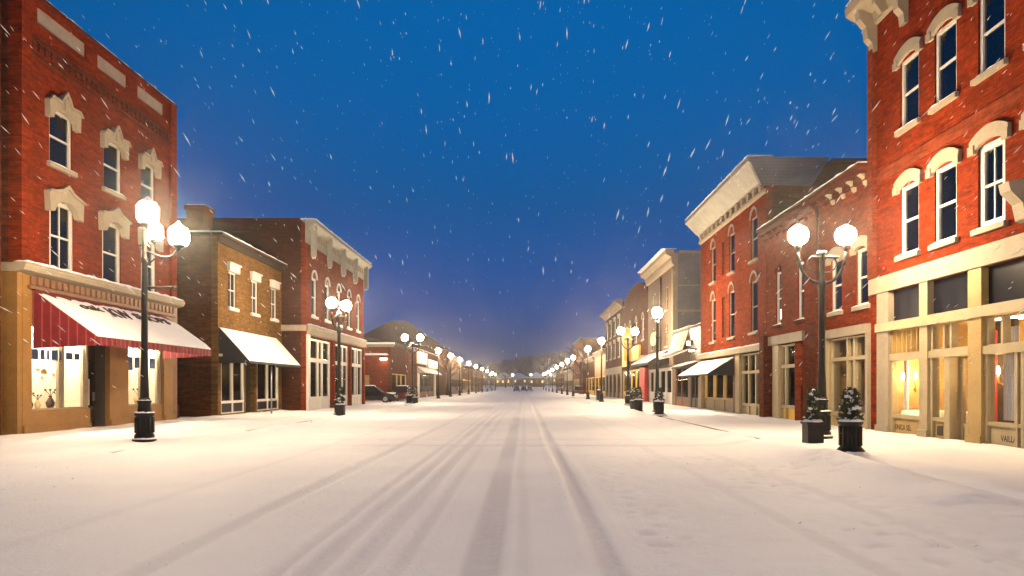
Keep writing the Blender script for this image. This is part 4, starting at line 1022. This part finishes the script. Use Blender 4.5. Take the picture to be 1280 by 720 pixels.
lampcopy(-9.3, 36.2, 'double globe street lamp in front of the bracketed grey cornice building on the left', 1.25)
lampcopy(-9.45, 61, 'double globe street lamp beside the parked black car on the left')
def single_lamp(x, y, label, rz=0, first=[None]):
    z = LZ if y < 240 else LZ+gh(x, y)[0]
    if first[0] is None:
        e = empty('street_lamp', (x, y, z), label, 'street lamp', 'street lamps along the street')
        mb = MB(); mb.lathe(base_prof(.9)[:9], 10); mb.build('base', M['black'], e)
        mb = MB(); mb.lathe([(.1, .8), (.07, 2), (.06, 5.3)], 8); mb.build('pole', M['black'], e)
        g = MB(); g.sphere((0, 0, 5.6), .3, 12, 8); g.build('globe', M['lampfar'], e)
        first[0] = e
    else:
        e = copy_tree(first[0]); e.location = (x, y, z); e['label'] = label
    return e
lampcopy(7.5, 40.5, 'double globe street lamp before the grey building on the right', 1.36)
lampcopy(7.8, 54, 'double globe street lamp beside the red door shop on the right', .5)
ordi = ['first', 'second', 'third', 'fourth', 'fifth', 'sixth', 'seventh', 'eighth', 'ninth', 'tenth', 'eleventh']
for i, y in enumerate((84, 98, 112, 130, 150, 172, 196, 225, 250)): single_lamp(-10 if i else -10, y, 'small far lit street lamp on the left, %s past the double globe lamps' % ordi[i])
for i, y in enumerate((66, 80, 104, 118, 135, 156, 180, 205, 232, 262)): single_lamp(7.1, y, 'small far lit street lamp on the right, %s past the double globe lamps' % ordi[i])
# the same row goes on behind the camera
lampcopy(-9.8, -3.5, 'double globe street lamp behind the viewer on the left')
lampcopy(8.2, -3.0, 'double globe street lamp behind the viewer on the right')

# ------------------------------------------------------------------ planters
def planter(x, y, label, kind, rz=0, group='black planters along the kerb'):
    e = empty('planter', (x, y, .05), label, 'planter', group, rz)
    if kind == 0:   # round fluted pedestal
        mb = MB(); mb.lathe([(.36, 0), (.37, .05), (.3, .1), (.28, .12), (.21, .2), (.2, .25), (.2, .62), (.25, .68), (.25, .72), (.12, .76)], 20); fluted(mb, .2, .22, .62); o = mb.build('pedestal', M['black'], e)
        for r_, z_, h_ in ((.36, .06, .06), (.25, .72, .07)): mb = MB(); ring_snow(mb, r_, z_, h_); mb.build('snow_cap', M['snow'], o)
        z0 = .74; hh = .62; rr = .17
    else:
        mb = MB(); mb.box(-.2, .2, -.2, .2, 0, .5); mb.box(-.23, .23, -.23, .23, .5, .56); mb.box(-.14, .14, -.14, .14, .561, .66); o = mb.build('pedestal', M['black'], e, bevel=.012)
        mb = MB(); ring_snow(mb, .24, .555, .07); mb.build('snow_cap', M['snow'], o)
        z0 = .62; hh = .74; rr = .16
    rnd = random.Random(int(x*100+y*10)); mb = MB(); sn = MB()
    for k in range(800):
        t = rnd.random(); a = rnd.uniform(0, 6.283); rad = rr*(.35+.75*rnd.random())*(.8+.35*math.sin(t*17+x))*(1.1-.6*t)
        p = Vector((rad*math.cos(a), rad*math.sin(a), z0+hh*t))
        d = Vector((math.cos(a)*rnd.uniform(.4, 1), math.sin(a)*rnd.uniform(.4, 1), rnd.uniform(-.3, 1))).normalized(); l = rnd.uniform(.06, .13)
        s_ = d.cross(Vector((rnd.random(), rnd.random(), rnd.random()))).normalized()*l*.3
        m_ = MB; tgt = sn if rnd.random() < .16 else mb
        if tgt is mb: mb.add([p-s_, p+s_, p+d*l+s_*.3, p+d*l-s_*.3], [(0, 1, 2, 3)])
        elif rnd.random() < .5: sn.sphere(tuple(p), rnd.uniform(.03, .07), 7, 5, .6)
    for k in range(14):
        a = k*.45; mb.tube([(0, 0, z0-.1), (rr*.5*math.cos(a), rr*.5*math.sin(a), z0+hh*.5), (rr*.8*math.cos(a), rr*.8*math.sin(a), z0+hh*rnd.uniform(.7, 1))], .01, 4)
    mb.build('shrub', M['plant'], e); sn.build('snow_clumps', M['snow'], e); return e
planter(7.3, 18.2, 'square black planter with a snow-dusted shrub left of the double globe lamp', 1)
planter(6.8, 15.0, 'round fluted black planter with snow-dusted shrub, nearest one on the right', 0)
planter(6.5, 34.6, 'black planter with snowy shrub in front of the clapboard shop on the right', 0)
planter(6.2, 39.0, 'black planter with snowy shrub below the red door on the right', 0)
planter(6.9, 45.2, 'dark planter with bare snowy shrub beside the slim lamp on the right', 1)
planter(-9.0, 35.3, 'square black planter at the foot of the second lamp on the left', 1)
planter(-9.35, 58.5, 'black planter beside the lamp next to the parked cars on the left', 0)
planter(-8.75, 58.0, 'small black planter on the road side of the lamp by the parked cars', 1)

# ------------------------------------------------------------------ cars
def car(loc, rz, mat, label, group='cars parked along the street', first={}):
    if mat in first:
        c = copy_tree(first[mat]); c.location = loc; c.rotation_euler = (0, 0, rz); c['label'] = label; return c
    e = empty('parked_car', loc, label, 'car', group, rz); first[mat] = e
    sec = [(-2.2, .45, .62, .70), (-2.1, .3, .85, .8), (-1.5, .25, .95, .86), (0, .25, .97, .88), (1.2, .25, .93, .87), (1.9, .28, .78, .82), (2.2, .42, .6, .68)]
    mb = MB(); vs = []
    for x, zb, zt, hw in sec:
        vs += [(x, -hw, zb), (x, -hw-.02, zt*.62), (x, -hw*.93, zt), (x, hw*.93, zt), (x, hw+.02, zt*.62), (x, hw, zb)]
    n = len(sec); fs = [(i*6+k, i*6+(k+1) % 6, (i+1)*6+(k+1) % 6, (i+1)*6+k) for i in range(n-1) for k in range(6)] + [tuple(range(6)), tuple((n-1)*6+k for k in range(6))]
    mb.add(vs, fs)
    cab = [(-1.7, .93, .93, .78), (-1.05, 1.42, 1.42, .62), (.3, 1.45, 1.45, .62), (1.05, .94, .94, .76)]
    roof = MB(); roof.add([(-1.1, -.6, 1.41), (.32, -.6, 1.44), (.32, .6, 1.44), (-1.1, .6, 1.41), (-1.05, -.55, 1.48), (.28, -.55, 1.5), (.28, .55, 1.5), (-1.05, .55, 1.48)],
              [(0, 1, 2, 3), (4, 5, 6, 7), (0, 1, 5, 4), (1, 2, 6, 5), (2, 3, 7, 6), (3, 0, 4, 7)])
    bo = mb.build('body', M[mat], e, bevel=.04)
    roof.build('roof', M[mat], bo, bevel=.02)
    g = MB(); vs = []
    for x, a, z, hw in ((-1.65, 0, .94, .76), (-1.08, 0, 1.42, .6), (.3, 0, 1.45, .6), (1.0, 0, .93, .75)):
        vs += [(x, -hw, z), (x, hw, z)]
    vs += [(-1.08, -.78, .94), (-1.08, .78, .94), (.3, -.78, .95), (.3, .78, .95)]
    g.add(vs, [(0, 1, 3, 2), (4, 5, 7, 6), (0, 2, 8), (1, 3, 9), (2, 4, 10, 8), (3, 5, 11, 9), (4, 6, 10), (5, 7, 11)]); g.build('windows', M['dark'], e)
    sn = MB(); n = 8; vs = []
    for i in range(n+1):
        x = -1.02+1.28*i/n
        for j in range(6): y = -.52+1.04*j/5; vs.append((x, y, 1.485+.07*(0 if i in (0, n) or j in (0, 5) else 1)*random.uniform(.8, 1.1)+.02*i/n))
    sn.add(vs, [(i*6+j, i*6+j+1, (i+1)*6+j+1, (i+1)*6+j) for i in range(n) for j in range(5)], True); sn.box(1.1, 2.0, -.6, .6, .8, .9) ; sn.build('snow_cap', M['snow'], e)
    for x in (-1.4, 1.35):
        for y in (-.8, .8):
            w = MB(); vs = []
            for yy, r_ in ((-.1, .28), (-.1, .33), (.1, .33), (.1, .28)):
                for k in range(18): a = k*math.pi/9; vs.append((x+r_*math.cos(a), y+yy, .33+r_*math.sin(a)))
            w.add(vs, [(j*18+k, j*18+(k+1) % 18, (j+1)*18+(k+1) % 18, (j+1)*18+k) for j in range(3) for k in range(18)]+[tuple(range(18)), tuple(54+k for k in range(18))]); wo = w.build('wheel', M['tyre'], e)
            r_ = MB(); vs = [(x+.2*math.cos(k*math.pi/7), y+(.105 if y > 0 else -.105), .33+.2*math.sin(k*math.pi/7)) for k in range(14)]; vs += [(a, b_+(.01 if y > 0 else -.01), c) for a, b_, c in vs]
            r_.add(vs, [tuple(range(14)), tuple(range(14, 28))]+[(k, (k+1) % 14, 14+(k+1) % 14, 14+k) for k in range(14)]); r_.build('rim', M['rim'], wo)
    for y in (-.58, .58):
        MB().box(2.12, 2.2, y-.14, y+.14, .55, .68).build('headlight', M['rim'], e); MB().box(-2.22, -2.13, y-.13, y+.13, .62, .76).build('tail_light', M['tail'], e)
    return e
car((-13.6, 64.5, .05), 0, 'carp', 'black parked car with snow on its roof beside the white shopfronts')
car((-11.9, 70.8, .05), R(90), 'carred', 'dark maroon car parked in front of the lit yellow shop window')
car((-2.2, 215, .02), R(90), 'cargrey', 'tiny far dark car on the road, leftmost of the distant three')
car((-.1, 222, .02), R(90), 'carp', 'tiny far dark car on the road, middle of the distant three', 'cars far down the road')
car((1.8, 230, .02), R(90), 'cargrey', 'tiny far dark car on the road, rightmost of the distant three')
car((9.6, 128, .05), R(90), 'carred', 'far car parked by the low lit shops on the right')

# a litter bin / post box by the far right kerb
def bin_(x, y, label):
    e = empty('litter_bin', (x, y, .04), label, 'litter bin')
    MB().lathe([(.26, 0), (.28, .1), (.28, .85), (.3, .9), (.3, .95)], 16).build('body', M['black'], e)
    mb = MB(); mb.lathe([(.3, .952), (.22, 1.05), (.03, 1.12)], 16); o = mb.build('lid', M['black'], e); mb = MB(); ring_snow(mb, .2, 1.08, .1); mb.build('snow_cap', M['snow'], o)
bin_(7.6, 73, 'dark litter bin with snow on its lid at the far right kerb')
bin_(7.4, 48.5, 'dark litter bin between lamp and red door on the right')

# ------------------------------------------------------------------ trees
def tree(x, y, z, h, r, label, mat, cat='tree', group=None, dens=900, tw=.12):
    rnd = random.Random(int(x*13+y*7)); e = empty('bare_tree', (x, y, z), label, cat, group)
    mb = MB(); mb.tube([(0, 0, -.3), (.05, 0, h*.3), (0, .1, h*.6)], [h*.035, h*.025, h*.012], 8)
    mb.build('trunk', M['bark'], e); cr = MB()
    def br(p, d, l, rad, dep):
        q = p+d*l; mid = p+d*l*.5+Vector((rnd.uniform(-1, 1), rnd.uniform(-1, 1), rnd.uniform(-.3, 1)))*l*.08
        cr.tube([p, mid, q], [rad, rad*.8, rad*.55], 4 if dep > 1 else 6)
        if dep < 4:
            for k in range(3 if dep < 3 else 4):
                nd = (d+Vector((rnd.uniform(-1, 1), rnd.uniform(-1, 1), rnd.uniform(-.4, .8)))*.75).normalized(); br(p+(q-p)*rnd.uniform(.5, 1), nd, l*rnd.uniform(.55, .8), rad*.5, dep+1)
    for k in range(6):
        a = k*1.05+rnd.random(); br(Vector((0, 0, h*rnd.uniform(.25, .5))), Vector((math.cos(a)*.8, math.sin(a)*.8, rnd.uniform(.6, 1.3))).normalized(), h*.24, h*.014, 0)
    cr.build('crown', M[mat], e); return e
tree(-11.9, 112, 0, 8, 3, 'bare brown tree behind the white sign boards on the left', 'rust')
tree(-11.2, 178, 0, 4.5, 3, 'reddish bare shrub-like tree far along the left pavement', 'rust')
tree(10.3, 131, 0, 10, 3, 'bare reddish tree in front of the far orange brick building', 'rust')

# ------------------------------------------------------------------ hill, houses and woods beyond
def hillf(x, y):
    t = (y-330)/330; px = 655+900*x/max(y, 1)
    r = 21+8*math.exp(-((x-60)/60)**2)-9*math.exp(-((x+75)/40)**2)+4*noise.noise(Vector((x*.012, 0, 3)))
    k = max(0, min(1, t)); k = k*k*(3-2*k)
    return -1.5+(r)*k + (2.2*noise.noise(Vector((x*.03, y*.03, 1)))*k), 0
hy = frange(330, 760, 14); hx = frange(-520, 521, 14)
ho = sheet('hill', hx, hy, hillf, M['hill'])
rnd = random.Random(5); mb = MB()
for k in range(2600):
    y = rnd.uniform(400, 700); x = rnd.uniform(-.42, .42)*y; z = hillf(x, y)[0]; h = rnd.uniform(3, 7); r_ = h*rnd.uniform(.18, .38)
    if rnd.random() < .5 and y < 520: continue
    a0 = rnd.random(); vs = [(x, y, z+h)]
    for j, (q, zz) in enumerate(((.8, .55), (1, .25), (.3, -.1))):
        for i in range(5): a = a0+i*1.257; qq = r_*q*rnd.uniform(.6, 1.3); vs.append((x+qq*math.cos(a), y+qq*math.sin(a), z+h*(zz+rnd.uniform(-.1, .1))))
    mb.add(vs, [(0, 1+i, 1+(i+1) % 5) for i in range(5)]+[(1+j*5+i, 6+j*5+i, 6+j*5+(i+1) % 5, 1+j*5+(i+1) % 5) for j in range(2) for i in range(5)])
tag(mb.build('hillside_woods', M['woods'], None), 'bare brown woods covering the hill at the end of the street', 'woods', None, 'stuff')
hs = [(-24, 330, 7, 'stone'), (-10, 352, 9, 'tan'), (6, 345, 8, 'brown'), (22, 360, 10, 'stone'), (-40, 372, 9, 'brown'), (-3, 395, 12, 'tan'), (18, 410, 10, 'brown'), (36, 392, 9, 'stone'), (-26, 405, 10, 'brown'), (-55, 350, 9, 'stone')]
hl = ['small stone house at the foot of the hill', 'tan house at the foot of the hill at the street end', 'small brown house at the foot of the hill near the road', 'pale house at the right foot of the hill', 'brown house up the left of the hill',
      'broad tan house in the middle of the hillside', 'brown house on the hillside right of the road', 'pale house on the right hillside', 'brown house high on the left hillside', 'pale house behind the last left buildings']
for (x, y, w, m), l in zip(hs, hl):
    z = max(gh(x, y)[0], hillf(x, y)[0] if y > 330 else -9); hip_house('hillside_house', x-w/2, x+w/2, y, y+9, 4.2, 7, l, m, 'snow', True, base=z, group='houses below the hill')
for i, (x, y) in enumerate(((-14, 300), (-5, 318), (3, 310), (12, 322), (20, 335), (-22, 322), (28, 350), (-30, 345))):
    single_lamp(x, y, 'tiny lit lamp among the hill houses, %s of the farthest lamps' % ordi[i])
for i, (x, y) in enumerate(((-12, 305), (-8, 312), (-17, 318), (15, 330))):
    tree(x, y, gh(x, y)[0], 9, 3, ['frosted bare tree left of the road end', 'frosted bare tree at the road end', 'frosted bare tree before the left hill houses', 'frosted bare tree before the right hill houses'][i], 'stone', group='frosted trees at the end of the street')

# ------------------------------------------------------------------ falling snow
rnd = random.Random(11); mb = MB()
wind = Vector((.0, .93, -.36)).normalized()
for k in range(3600):
    y = 3.5+52*rnd.random()**1.3; x = rnd.uniform(-.85, .85)*y; z = rnd.uniform(0, 1)*(1.5+.62*y)
    if abs(x) > 10.2 or (z < 1.6 and rnd.random() < .85): continue
    p = Vector((x, y, z)); s_ = rnd.uniform(.0020, .0052)*(1+y*.03); l = s_*rnd.uniform(5, 12)
    d = (wind+Vector((rnd.uniform(-.12, .12), rnd.uniform(-.12, .12), rnd.uniform(-.12, .12)))).normalized()
    a = d.cross(Vector((1, 0, 0))).normalized(); c = d.cross(a)
    mb.add([p+d*l, p-d*l, p+a*s_, p+c*s_*.8, p-a*s_*.9, p-c*s_], [(0, 2, 3), (0, 3, 4), (0, 4, 5), (0, 5, 2), (1, 3, 2), (1, 4, 3), (1, 5, 4), (1, 2, 5)], True)
tag(mb.build('falling_snow', M['snow'], None), 'pale snowflakes falling all over the street', 'snow', None, 'stuff')

# ------------------------------------------------------------------ haze
hz = MB(); hz.box(-600, 600, -70, 790, -4, 70)
m = bpy.data.materials.new('haze'); m.use_nodes = True; nt = m.node_tree; nt.nodes.clear()
o_ = nt.nodes.new('ShaderNodeOutputMaterial'); v = nt.nodes.new('ShaderNodeVolumePrincipled')
v.inputs['Density'].default_value = .0007; v.inputs['Color'].default_value = (.9, .9, .92, 1); v.inputs['Anisotropy'].default_value = .9
nt.links.new(v.outputs[0], o_.inputs['Volume'])
hzo = hz.build('haze', m, None); tag(hzo, 'thin cold evening haze', 'haze', None, 'stuff')

# ------------------------------------------------------------------ sky, sun, camera
w = bpy.data.worlds.new('World'); scene.world = w; w.use_nodes = True; nt = w.node_tree; nt.nodes.clear()
out = nt.nodes.new('ShaderNodeOutputWorld'); bg = nt.nodes.new('ShaderNodeBackground'); nt.links.new(bg.outputs[0], out.inputs[0])
sk = nt.nodes.new('ShaderNodeTexSky'); sk.sky_type = 'NISHITA'; sk.sun_disc = False
SUN_EL, SUN_ROT = R(4.0), R(180)
sk.sun_elevation = SUN_EL; sk.sun_rotation = SUN_ROT; sk.ozone_density = 6; sk.air_density = 1; sk.dust_density = 0
mx = nt.nodes.new('ShaderNodeMix'); mx.data_type = 'RGBA'; mx.blend_type = 'MULTIPLY'; mx.inputs[0].default_value = 1; 
tc = nt.nodes.new('ShaderNodeTexCoord'); sp = nt.nodes.new('ShaderNodeSeparateXYZ'); nt.links.new(tc.outputs['Generated'], sp.inputs[0])
rp = nt.nodes.new('ShaderNodeValToRGB'); el = rp.color_ramp.elements
while len(el) < 5: el.new(.5)
for i, (p, c) in enumerate(((0, (.12, .14, .43)), (.08, (.10, .21, .52)), (.24, (.0, .45, .53)), (.47, (.0, 1.04, 1.01)), (1, (.0, 1.04, 1.01)))): el[i].position = p; el[i].color = (*c, 1)
nt.links.new(sp.outputs[2], rp.inputs[0]); nt.links.new(rp.outputs[0], mx.inputs[7])
nt.links.new(sk.outputs[0], mx.inputs[6]); nt.links.new(mx.outputs[2], bg.inputs[0]); bg.inputs[1].default_value = .15
su = bpy.data.lights.new('sun', 'SUN'); su.energy = .05; su.angle = R(20); su.color = (1, .9, .8)
so = bpy.data.objects.new('sun', su); COL.objects.link(so); so.rotation_euler = (R(86), 0, 0)
cam = bpy.data.cameras.new('camera'); co = bpy.data.objects.new('camera', cam); COL.objects.link(co); scene.camera = co
co.location = (0, 0, EYE); co.rotation_euler = (R(90), 0, 0); cam.sensor_width = 36; cam.lens = FPX/1280*36
cam.shift_x = -(VPX-640)/1280; cam.shift_y = (HZY-360)/1280; cam.clip_end = 3000; cam.clip_start = .05
scene.view_settings.view_transform = 'Standard'; scene.view_settings.look = 'None'; scene.view_settings.exposure = .50; scene.view_settings.gamma = 1
scene.cycles.use_denoising = True; scene.cycles.volume_bounces = 0; scene.cycles.max_bounces = 6; scene.cycles.diffuse_bounces = 3
scene.cycles.transparent_max_bounces = 12; scene.cycles.sample_clamp_indirect = 6; scene.cycles.use_light_tree = True
